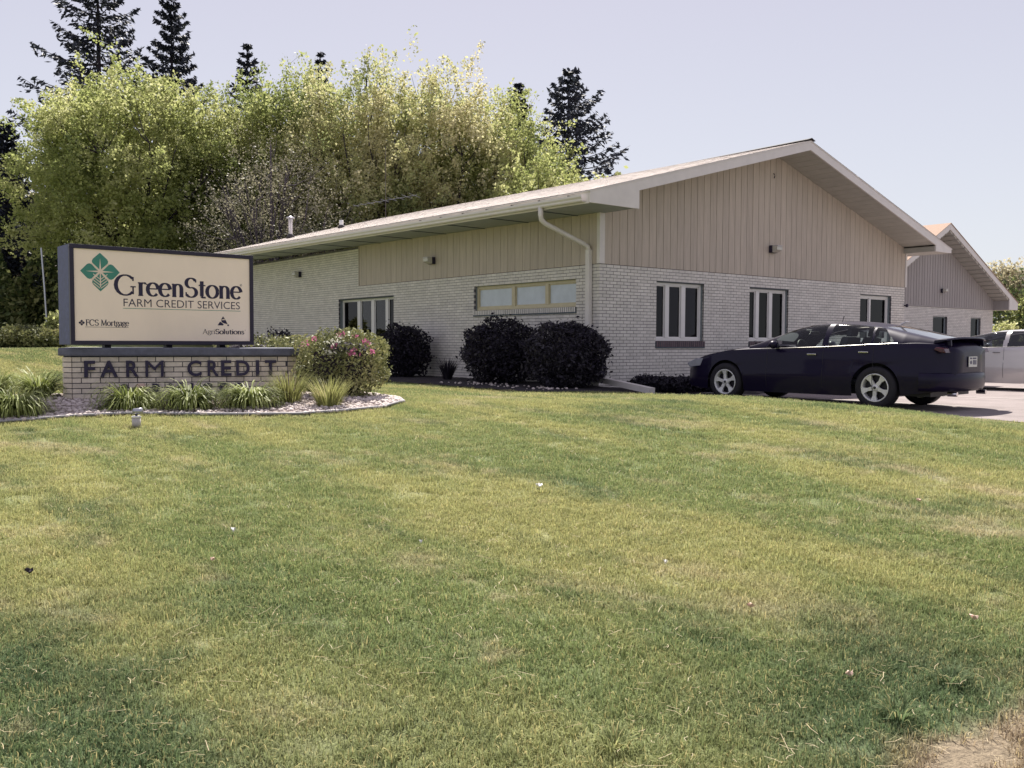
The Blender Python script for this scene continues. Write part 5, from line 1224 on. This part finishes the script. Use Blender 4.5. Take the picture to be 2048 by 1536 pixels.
        MB().box(xm_ - .03, min(s * (ym - .02), s * (ym + .10)), zm - 0.01, xm_ + .03, max(s * (ym - .02), s * (ym + .10)), zm + .02).obj('mirror_arm', M['blacktrim'], t)
    # ---- wheels
    for xw in (0, wb):
        for s in (1, -1):
            yw = s * (interp(hw, xw) - 0.125)
            wt = empty('wheel', (xw, yw, P['wz']), 0 if s > 0 else math.pi); wt.parent = t
            rr = P['rim']
            MB().lathe([(rr, -.10), (rr + .02, -.115), (wr - .02, -.11), (wr, -.08), (wr, .08), (wr - .02, .11), (rr + .02, .115), (rr, .10)], 36, 'y').obj('tyre', M['rubber'], wt, smooth=True)
            MB().lathe([(rr + .004, .100), (rr + .004, .112), (rr - .012, .112), (rr - .022, .085), (rr - .03, -.08), (rr, -.09)], 36, 'y').obj('rim', M['alloy'], wt, smooth=True)
            for k in range(5):
                a = 2 * math.pi * k / 5 + P.get('spin', 0.3) + (0.5 if xw else 0); c_, s_ = math.cos(a), math.sin(a)
                prof_ = [(0.055, 0.030), (0.13, 0.026), (rr - .018, 0.052), (rr - .018, -0.052), (0.13, -0.026), (0.055, -0.030)]
                vs = []
                for yy, dy in ((0.075, 0), (0.095, 1)):
                    for (u, v) in prof_: vs.append((u * c_ - v * s_, (0.105 if dy and u > .14 else yy) if dy else 0.06, u * s_ + v * c_))
                MB().add(vs, [tuple(range(6)), tuple(range(6, 12))] + [(i, (i + 1) % 6, (i + 1) % 6 + 6, i + 6) for i in range(6)]).obj('spoke', M['alloy'], wt)
            MB().lathe([(0, .104), (.035, .100), (.06, .092), (.065, .05)], 16, 'y').obj('hub', M['alloy'], wt, smooth=True)
            MB().lathe([(0.0, .02), (rr - .03, .02), (rr - .03, -.05), (0, -.05)], 20, 'y').obj('brake_disc', M['blacktrim'], wt)
            MB().lathe([(0, .107), (.022, .106), (.024, .10)], 12, 'y').obj('hub_cap', M['blacktrim'], wt)
    # wheel wells + underbody
    MB().box(xr + .25, -0.72, 0.22, xf - .3, 0.72, 0.34).obj('underbody', M['blacktrim'], t)
    for xw in (0, wb): MB().box(xw - arch, -0.62, 0.34, xw + arch, 0.62, 0.72).obj('wheel_well', M['blacktrim'], t)
    # ---- interior
    c0, c1 = P['cab0'], P['cab1']
    MB().box(c0 + .1, -.70, 0.36, c1 - .1, .70, 0.42).obj('cabin_floor', M['seat'], t)
    dx = P['dash']; MB().prism([(dx - .25, 0.55), (dx - .28, 0.86), (dx - .1, 0.95), (dx + .35, 0.93), (dx + .35, 0.55)], -.68, .68, 'y').obj('dashboard', M['seat'], t)
    for s in (1, -1):
        xs_ = dx - 0.95
        m1 = MB(); m1.box(xs_ - .25, s * .37 - .25, .42, xs_ + .28, s * .37 + .25, .60); m1.prism([(xs_ - .22, .58), (xs_ - .38, 1.13), (xs_ - .26, 1.15), (xs_ - .06, .60)], s * .37 - .23, s * .37 + .23, 'y'); m1.prism([(xs_ - .37, 1.15), (xs_ - .40, 1.29), (xs_ - .31, 1.30), (xs_ - .27, 1.15)], s * .37 - .12, s * .37 + .12, 'y')
        m1.obj('front_seat', M['seat'], t, bevel=0.03)
    xb = dx - 1.85; m1 = MB(); m1.box(xb - .2, -.62, .42, xb + .3, .62, .60); m1.prism([(xb - .15, .58), (xb - .38, 1.08), (xb - .25, 1.10), (xb, .60)], -.62, .62, 'y'); m1.obj('rear_seat', M['seat'], t, bevel=0.03)
    # steering wheel
    sw = MB(); ring = [(0.18 * math.cos(2 * math.pi * i / 20), 0.18 * math.sin(2 * math.pi * i / 20)) for i in range(21)]
    sw.tube([(dx - .40 + .35 * q[1] * 1.0, .37 + q[0], 0.93 + q[1] * .9) for q in ring], 0.014, 6); sw.tube([(dx - .40, .20, .93), (dx - .40, .54, .93)], .012, 5); sw.tube([(dx - .40, .37, .93), (dx - .15, .37, .85)], .025, 6)
    sw.obj('steering_wheel', M['blacktrim'], t, smooth=True)
    MB().box(ws0 + 0.12, -.12, 0, ws0 + .15, .12, .065).obj('interior_mirror', M['blacktrim'], t, bevel=.01).location = (0, 0, interp(zrf, ws0 + .14) - .12)
    return t
NV_ = dict(x0=-1.04, x1=3.82, wb=2.81, wr=0.338, wz=0.338, rim=0.222, paint=M['navy'], cab0=-0.75, cab1=2.35, spin=1.0,
    top=[(-1.10, .96), (-1.02, 1.065), (-.95, 1.09), (-.6, 1.10), (0, 1.05), (2.3, 1.0), (2.7, .965), (3.2, .87), (3.6, .76), (3.80, .64), (3.86, .56)],
    shoulder=[(-1.10, .92), (-1.0, 1.02), (-.6, 1.045), (0, 1.02), (.8, .975), (1.6, .945), (2.3, .93), (2.8, .90), (3.3, .81), (3.65, .70), (3.80, .60), (3.86, .52)],
    hw=[(-1.04, .56), (-1.02, .66), (-.97, .74), (-.90, .80), (-.78, .855), (-.5, .91), (0, .935), (1.4, .935), (2.8, .925), (3.2, .88), (3.55, .78), (3.75, .66), (3.86, .52)],
    sill=[(-1.10, .36), (-.9, .30), (-.4, .24), (.5, .19), (2.4, .19), (3.2, .20), (3.86, .24)],
    rooftab=[(-.98, 1.085), (-.80, 1.12), (-.45, 1.21), (-.15, 1.29), (.10, 1.345), (.45, 1.395), (.85, 1.415), (1.2, 1.395), (1.5, 1.325), (1.8, 1.21), (2.1, 1.09), (2.38, .985)],
    cabw=[(-.98, .70), (-.4, .85), (.2, .875), (1.5, .875), (2.38, .80)], roofw=[(-.98, .62), (-.4, .60), (.2, .58), (1.3, .575), (1.8, .66), (2.38, .76)],
    gx0=-.98, gx1=2.38, ws_top=1.42, bl_top=0.02,
    windows=[(-.02, .06, 0.05, .06), (.085, .84, .085, .80), (.93, 2.02, .89, 1.75)], trim=M['chrome'], shuts=(.04, .90, 1.95), handles=(.20, 1.10), handle_m=M['chrome'], mirror=1.78, mirror_m=M['navy'], dash=1.95)
NV_['windows'] = [(-.30, .06, 0.02, .10), (.10, .84, .13, .80), (.94, 2.10, .90, 1.62)]
CARX, CARY = 5.80, 14.35; nrm = (-math.sin(HD), math.cos(HD))   # left of heading = towards the camera
lx, ly_ = CARX - nrm[0] * 0.81, CARY - nrm[1] * 0.81
K = make_car(NV_, (lx, ly_, LOT + 0.025), HD, 'dark navy sedan with alloy wheels and rear spoiler parked nose to the gable wall', 'car', 'parked_car')
# spoiler, lights, plate, aerials
mb = MB(); n_s = 16; vs = []
for k in range(n_s + 1):
    yy = -.74 + 1.48 * k / n_s; cv = 0.10 * (abs(yy) / .74) ** 2.5; dr = 0.035 * (abs(yy) / .74) ** 3
    vs += [(-1.13 + cv, yy, 1.118 - dr), (-1.12 + cv, yy, 1.142 - dr), (-.90 + cv * .6, yy, 1.128 - dr), (-.88 + cv * .6, yy, 1.085 - dr * 1.5)]
mb.add(vs, [(0, 1, 2, 3), tuple(4 * n_s + q for q in (3, 2, 1, 0))] + [(4 * k + q, 4 * k + (q + 1) % 4, 4 * k + 4 + (q + 1) % 4, 4 * k + 4 + q) for k in range(n_s) for q in range(4)])
for sg in (1, -1): mb.prism([(-1.05, 1.0), (-1.04, 1.10), (-.88, 1.09), (-.84, 1.03)], min(sg * .60, sg * .64), max(sg * .60, sg * .64), 'y')
mb.obj('spoiler', M['navy'], K, bevel=.008)
for s in (1, -1):
    MB().prism([(-1.05, .90), (-1.02, .97), (-.90, .985), (-.87, .95), (-.96, .91)], min(s * .66, s * .835), max(s * .66, s * .835), 'y').obj('tail_light', M['redlens'], K, bevel=.01)
    MB().prism([(3.40, .62), (3.68, .58), (3.74, .66), (3.55, .74), (3.34, .76)], min(s * .50, s * .79), max(s * .50, s * .79), 'y').obj('headlight', M['clear'], K, bevel=.01).location = (0.0, 0, .0)
    MB().lathe([(.0, .0), (.035, 0), (.035, .14), (.03, .14), (.03, .02)], 12, 'x').obj('exhaust', M['chrome'], K).location = (-1.12, s * .55, .27)
pl = MB().box(-1.125, -.155, .68, -1.115, .155, .84).obj('number_plate', M['plate'], K)
MB().box(-1.1275, -.12, .80, -1.1255, .02, .825).obj('plate_print', M['platemark'], pl); MB().box(-1.1275, .05, .80, -1.1255, .12, .825).obj('plate_print', M['platemark'], pl)
for y0 in (-.12, -.07, -.02): MB().box(-1.1275, y0, .715, -1.1255, y0 + .032, .785).obj('plate_print', M['platemark'], pl)
MB().lathe([(0, 0), (.03, 0), (.03, .004), (0, .004)], 10, 'x').obj('plate_print', M['platemark'], pl).location = (-1.130, .085, .75)
bo = [(-.68 - .50 * math.cos(R(a_)) ** 0.7, .905 * math.sin(R(a_))) for a_ in range(0, 91, 9)]; bo = [(q[0], -q[1]) for q in bo[::-1]] + bo[1:]; mb = MB(); vs = []
for (f_, zz_) in ((.93, .31), (.985, .36), (1.0, .44), (1.0, .52), (.985, .57), (.95, .59)): vs += [(-.5 + (q[0] + .5) * f_, q[1] * (.5 + .5 * f_), zz_) for q in bo]
nb_ = len(bo); mb.add(vs, [(r_ * nb_ + k, r_ * nb_ + k + 1, (r_ + 1) * nb_ + k + 1, (r_ + 1) * nb_ + k) for r_ in range(5) for k in range(nb_ - 1)] + [tuple(range(nb_))[::-1], tuple(range(5 * nb_, 6 * nb_))]); mb.obj('bumper', M['navy'], K, smooth=True)
MB().tube([(.02, 0, 1.35), (-.06, 0, 1.39), (-.12, 0, 1.395)], [.025, .016, .006], 6).obj('roof_aerial', M['silver'], K)
MB().tube([(1.30, -.45, 1.38), (1.26, -.46, 1.52)], .006, 5).obj('aerial', M['blacktrim'], K)

SV = dict(glass=glassmat('tinted_glass', (0.35, 0.38, 0.42), 0.03), x0=-1.05, x1=3.80, wb=2.85, wr=0.33, wz=0.33, rim=0.215, paint=M['silver'], cab0=-0.75, cab1=2.6, spin=.4,
    top=[(-1.05, .95), (-.95, 1.05), (-.6, 1.09), (2.5, 1.01), (2.9, .96), (3.25, .89), (3.55, .80), (3.80, .60)],
    shoulder=[(-1.05, .90), (-.9, 1.02), (-.5, 1.05), (.8, 1.0), (1.6, .975), (2.3, .955), (2.8, .92), (3.3, .83), (3.65, .70), (3.80, .55)],
    hw=[(-1.05, .66), (-.95, .78), (-.8, .86), (-.4, .90), (0, .91), (1.4, .91), (2.8, .90), (3.2, .85), (3.6, .74), (3.80, .55)],
    sill=[(-1.05, .34), (-.4, .24), (.5, .17), (2.4, .17), (3.70, .22)],
    rooftab=[(-.95, 1.09), (-.6, 1.20), (-.2, 1.34), (.2, 1.42), (.7, 1.43), (1.15, 1.41), (1.6, 1.31), (2.1, 1.16), (2.65, 1.0)],
    cabw=[(-.95, .70), (-.4, .83), (.2, .85), (1.7, .85), (2.65, .78)], roofw=[(-.95, .60), (-.4, .60), (.2, .59), (1.4, .58), (2.0, .66), (2.65, .74)],
    gx0=-.95, gx1=2.65, ws_top=1.40, bl_top=0.0, windows=[(-.28, .10, .02, .10), (.14, .80, .16, .76), (.90, 2.42, .86, 1.72)], trim=M['chrome'], shuts=(.06, .86, 2.1), handles=(.18, 1.02), handle_m=M['chrome'], mirror=1.95, mirror_m=M['silver'], dash=2.1)
HS = R(130); nS = (-math.sin(HS), math.cos(HS)); dS = (math.cos(HS), math.sin(HS))
# B-pillar bearing px 2003 at 21 m
bx_, by_ = 11.35 - nS[0] * 0.87, 21.0 - nS[1] * 0.87; rx_, ry_ = bx_ - dS[0] * 0.88, by_ - dS[1] * 0.88
rx_ += dS[0] * -0.02; ry_ += dS[1] * -0.02
K2 = make_car(SV, (rx_, ry_, gzf(rx_, ry_) + 0.025), HS, 'silver sedan parked beyond the dark car, cut off by the right edge', 'car', 'parked_car')
for s in (1, -1): MB().prism([(3.3, .66), (3.55, .62), (3.5, .76), (3.3, .82)], min(s * .55, s * .80), max(s * .55, s * .80), 'y').obj('headlight', M['clear'], K2, bevel=.01)

# ================================================================== LAWN DETAILS
# spotlight post by the bed
x, y = -4.0, 9.62; t = empty('spotlight', (x, y, gzf(x, y) - .01), 0, 'white topped grey post with a small floodlight at the bed edge before the sign', 'spotlight')
MB().lathe([(0.0, 0.0), (0.045, 0.0), (0.045, 0.118), (0, 0.118)], 18).obj('post', M['plastic'], t, smooth=True)
MB().lathe([(0.0, 0.1185), (0.05, 0.1185), (0.05, 0.128), (0.04, 0.134), (0, 0.134)], 18).obj('cap', M['white'], t, smooth=True)
MB().tube([(0, 0, .13), (0, 0, .165)], .012, 6).obj('stem', M['darkmetal'], t)
MB().lathe([(0, -.045), (.028, -.04), (.034, 0.02), (.038, .05), (0, .052)], 12, 'x').obj('lamp_head', M['galv'], t, smooth=True).location = (0.01, 0, .185)
def scrap(x, y, r_, m, label, name, cat, n=7, hgt=0.02):
    o = MB(); r_ = r_ * 0.75; n = 11; vs = [(r_ * (0.45 + .75 * random.random()) * math.cos(2 * math.pi * i / n), r_ * (0.45 + .75 * random.random()) * math.sin(2 * math.pi * i / n), hgt * 1.1 * random.random()) for i in range(n)] + [(r_ * .2, 0, hgt * 0.7), (0, 0, -.006)]
    o.add(vs, [(i, (i + 1) % n, n) for i in range(n)] + [((i + 1) % n, i, n + 1) for i in range(n)]); q = o.obj(name, m); q.location = (x, y, gzf(x, y) + 0.035); return tag(q, label, cat)
scrap(-1.72, 5.55, .028, M['white'], 'white scrap of paper on the lawn, the largest one left of centre', 'paper_scrap', 'litter', hgt=.03)
scrap(0.21, 6.78, .035, M['white'], 'pale scrap in a dark tuft near the middle of the lawn', 'paper_scrap', 'litter', hgt=.03)
scrap(-0.54, 5.35, .016, M['white'], 'tiny white scrap on the lawn right of the largest one', 'paper_scrap', 'litter')
scrap(-1.66, 4.98, .024, M['worn'], 'pinkish scrap on the lawn below the largest white one', 'paper_scrap', 'litter')
scrap(0.85, 4.95, .014, M['white'], 'tiny white scrap on the lawn right of centre', 'paper_scrap', 'litter')
scrap(-2.57, 4.78, .030, M['bark'], 'dark brown curled leaf at the left of the lawn', 'dead_leaf', 'leaf', hgt=.03)
for (x, y, lb) in [(1.35, 3.55, 'pale dry leaf near the bottom right of the lawn'), (2.15, 4.15, 'tan dry leaf by the worn corner of the lawn'), (2.9, 6.4, 'small tan leaf on the lawn below the dark car'), (1.15, 4.3, 'brown tinged leaf on the lawn right of centre')]: scrap(x, y, .028, M['worn'], lb, 'dead_leaf', 'leaf')

for (x, y, n_, L_, lb) in [(0.22, 6.70, 60, .09, 'dark green weed tuft beside the pale scrap near the middle of the lawn'), (1.42, 3.25, 110, .11, 'coarse grass tuft at the edge of the worn sandy corner'), (1.75, 3.55, 90, .10, 'coarse grass tuft standing alone in the worn sandy corner'), (0.35, 3.02, 90, .10, 'coarse weed tuft at the bottom edge right of centre'), (-2.4, 11.9, 0, .1, '')]:
    if n_: blade_clump('grass_clump', x, y, n_, L_ * .5, L_, 1.3, 0.9, 0.005, M['blade'], lb, 'grass clump', None, 0.05, 4, z=gzf(x, y) + .005)
# grass blades: tuft meshes instanced over the lawn
def tuft(nb, rad, h0, h1, wd, seed):
    r_ = np.random.default_rng(seed); V = []; Rn = []
    for i in range(nb):
        a = r_.random() * 6.283; b = rad * math.sqrt(r_.random()); p = np.array([b * math.cos(a), b * math.sin(a), -0.01]); h = h0 + (h1 - h0) * r_.random(); az = r_.random() * 6.283; ln = 0.15 + 0.85 * r_.random(); d = np.array([math.cos(az), math.sin(az), 0]); sd_ = np.array([-d[1], d[0], 0]) * wd * (0.7 + .6 * r_.random()) / 2
        m1 = p + d * h * .25 * ln + np.array([0, 0, h * .6]); m2 = p + d * h * ln * .9 + np.array([0, 0, h * (1.05 - .35 * ln)]); q = r_.random()
        V.append([p - sd_, p + sd_, m1 + sd_ * .8, m1 - sd_ * .8]); V.append([m1 - sd_ * .8, m1 + sd_ * .8, m2 + sd_ * .12, m2 - sd_ * .12]); Rn += [q, q]
    return quads_mesh('grass_tuft', np.array(V), M['blade'], Rn)
tufts = [bpy.data.objects.new('grass_tuft', tuft(54, 0.085, 0.022, 0.048, 0.0036, 11 + i)) for i in range(4)] + [bpy.data.objects.new('grass_tuft', tuft(64, 0.13, 0.024, 0.048, 0.0060, 31 + i)) for i in range(2)]
tcol = bpy.data.collections.new('grass_sources')
for o in tufts: tcol.objects.link(o)
def in_bed(x, y):
    poly_ = bed_front + bed_back[::-1]; ins = np.zeros(len(x), bool); j = len(poly_) - 1
    for i in range(len(poly_)):
        xi, yi = poly_[i]; xj, yj = poly_[j]; c_ = ((yi > y) != (yj > y)) & (x < (xj - xi) * (y - yi) / (yj - yi + 1e-12) + xi); ins ^= c_; j = i
    return ins
def scatter(n, r0, r1, a0=-36, a1=36):
    r_ = np.sqrt(rng.uniform(r0 ** 2, r1 ** 2, n)); a = np.radians(rng.uniform(a0, a1, n)); x = r_ * np.sin(a); y = r_ * np.cos(a)
    g, l = toB(x, y); mul = ((g > -2.68 - 0.08 * np.sin(l * 1.4)) & (g < 0.2) & (l >= 0)) | ((l < 0) & (g < 0) & ((np.abs(g) / 2.66) ** 3.3 + (np.abs(l) / 2.16) ** 3.3 < 1)) | ((l > -2.16) & (g >= 0) & (g < 3.8))
    lot_ = x > edge_x(y) - 0.03
    ok = ~(in_bed(x, y) | mul | lot_ | ((g > -.1) & (l > -.1)))
    worn = (x - 1.14 * y + 0.55 + 0.2 * np.sin(x * 5) * np.sin(y * 4 + 1)); keep = (y > 4.3) | (x > 2.9) | (worn < -1.42) | (rng.random(n) < 0.28 + 0.35 * (np.sin(x * 7.3) * np.sin(y * 6.1 + 2)))
    return x[ok & keep], y[ok & keep]
def grass_object(name, pts, objs_slice, smin, smax, label):
    X, Y = pts; Z = gz(X, Y); me = bpy.data.meshes.new(name); me.vertices.add(len(X)); me.vertices.foreach_set('co', np.stack([X, Y, Z], -1).astype(np.float32).ravel())
    o = link(name, me); ng = bpy.data.node_groups.new(name, 'GeometryNodeTree'); ng.interface.new_socket('Geometry', in_out='INPUT', socket_type='NodeSocketGeometry'); ng.interface.new_socket('Geometry', in_out='OUTPUT', socket_type='NodeSocketGeometry')
    N = ng.nodes; gi = N.new('NodeGroupInput'); go = N.new('NodeGroupOutput'); ip = N.new('GeometryNodeInstanceOnPoints'); gj = N.new('GeometryNodeGeometryToInstance')
    for ob in objs_slice:
        oi = N.new('GeometryNodeObjectInfo'); oi.inputs['Object'].default_value = ob; oi.inputs['As Instance'].default_value = True; ng.links.new(oi.outputs['Geometry'], gj.inputs[0]) if False else None
    jn = N.new('GeometryNodeJoinGeometry')
    for ob in objs_slice:
        oi = N.new('GeometryNodeObjectInfo'); oi.inputs['Object'].default_value = ob; oi.inputs['As Instance'].default_value = True; ng.links.new(oi.outputs['Geometry'], jn.inputs[0])
    ip.inputs['Pick Instance'].default_value = True
    rv = N.new('FunctionNodeRandomValue'); rv.data_type = 'FLOAT_VECTOR'; rv.inputs[0].default_value = (-.18, -.18, 0); rv.inputs[1].default_value = (.18, .18, 6.283)
    rs = N.new('FunctionNodeRandomValue'); rs.data_type = 'FLOAT'; rs.inputs[2].default_value = smin; rs.inputs[3].default_value = smax; rs.inputs['Seed'].default_value = 5
    ri = N.new('FunctionNodeRandomValue'); ri.data_type = 'INT'; ri.inputs[4].default_value = 0; ri.inputs[5].default_value = len(objs_slice) - 1; ri.inputs['Seed'].default_value = 9
    ng.links.new(gi.outputs[0], ip.inputs['Points']); ng.links.new(jn.outputs[0], ip.inputs['Instance']); ng.links.new(rv.outputs[0], ip.inputs['Rotation']); ng.links.new(rs.outputs[1], ip.inputs['Scale']); ng.links.new(ri.outputs[2], ip.inputs['Instance Index']); ng.links.new(ip.outputs[0], go.inputs[0])
    md = o.modifiers.new('blades', 'NODES'); md.node_group = ng
    return tag(o, label, None, None, 'stuff')
p1 = scatter(10500, 2.3, 6.5); p2 = scatter(21000, 6.5, 13.0); p3 = scatter(16000, 13.0, 21.0)
grass_object('grass', p1, tufts[:4], 0.75, 1.25, 'short mown grass blades in the foreground')
grass_object('grass', p2, tufts[:4], 0.8, 1.3, 'short mown grass blades in the middle of the lawn')
grass_object('grass', p3, tufts[4:], 0.8, 1.3, 'short mown grass blades toward the building')
p5 = scatter(11000, 2.2, 14.0, 36, 72); p6 = scatter(11000, 2.2, 14.0, -72, -36)
grass_object('grass', p5, tufts[:4], 0.9, 1.4, 'short mown grass on the right flank of the lawn')
grass_object('grass', p6, tufts[:4], 0.9, 1.4, 'short mown grass on the left flank of the lawn')
p4 = scatter(14000, 12.0, 33.0, -38, -25)
grass_object('grass', p4, tufts[4:], 1.2, 1.9, 'short mown grass on the far lawn left of the sign')
# dry clippings lying on the lawn
n = 4200; r_ = np.sqrt(rng.uniform(2.6 ** 2, 9.5 ** 2, n)); a = np.radians(rng.uniform(-34, 34, n)); X = r_ * np.sin(a); Y = r_ * np.cos(a)
cl = np.sin(X * 1.7 + 2) * np.sin(Y * 1.5 + 1) + .5 * rng.random(n) > -0.05; X = X[cl]; Y = Y[cl]; n = len(X)
az = rng.random(n) * 6.283; L_ = 0.008 + 0.034 * rng.random(n) ** 2.5; d = np.stack([np.cos(az), np.sin(az), rng.normal(size=n) * .15], -1); s = np.stack([-np.sin(az), np.cos(az), np.zeros(n)], -1) * 0.0010
Pc = np.stack([X, Y, gz(X, Y) + 0.042 + .012 * rng.random(n)], -1); bend = s * 6 * rng.normal(size=(n, 1))
V = np.concatenate([np.stack([Pc - d * L_[:, None] - s, Pc - d * L_[:, None] + s, Pc + bend + s, Pc + bend - s], 1), np.stack([Pc + bend - s, Pc + bend + s, Pc + d * L_[:, None] + s, Pc + d * L_[:, None] - s], 1)])
tag(link('dry_clippings', quads_mesh('dry_clippings', V, M['straw'])), 'dry straw clippings strewn over the lawn', None, None, 'stuff')
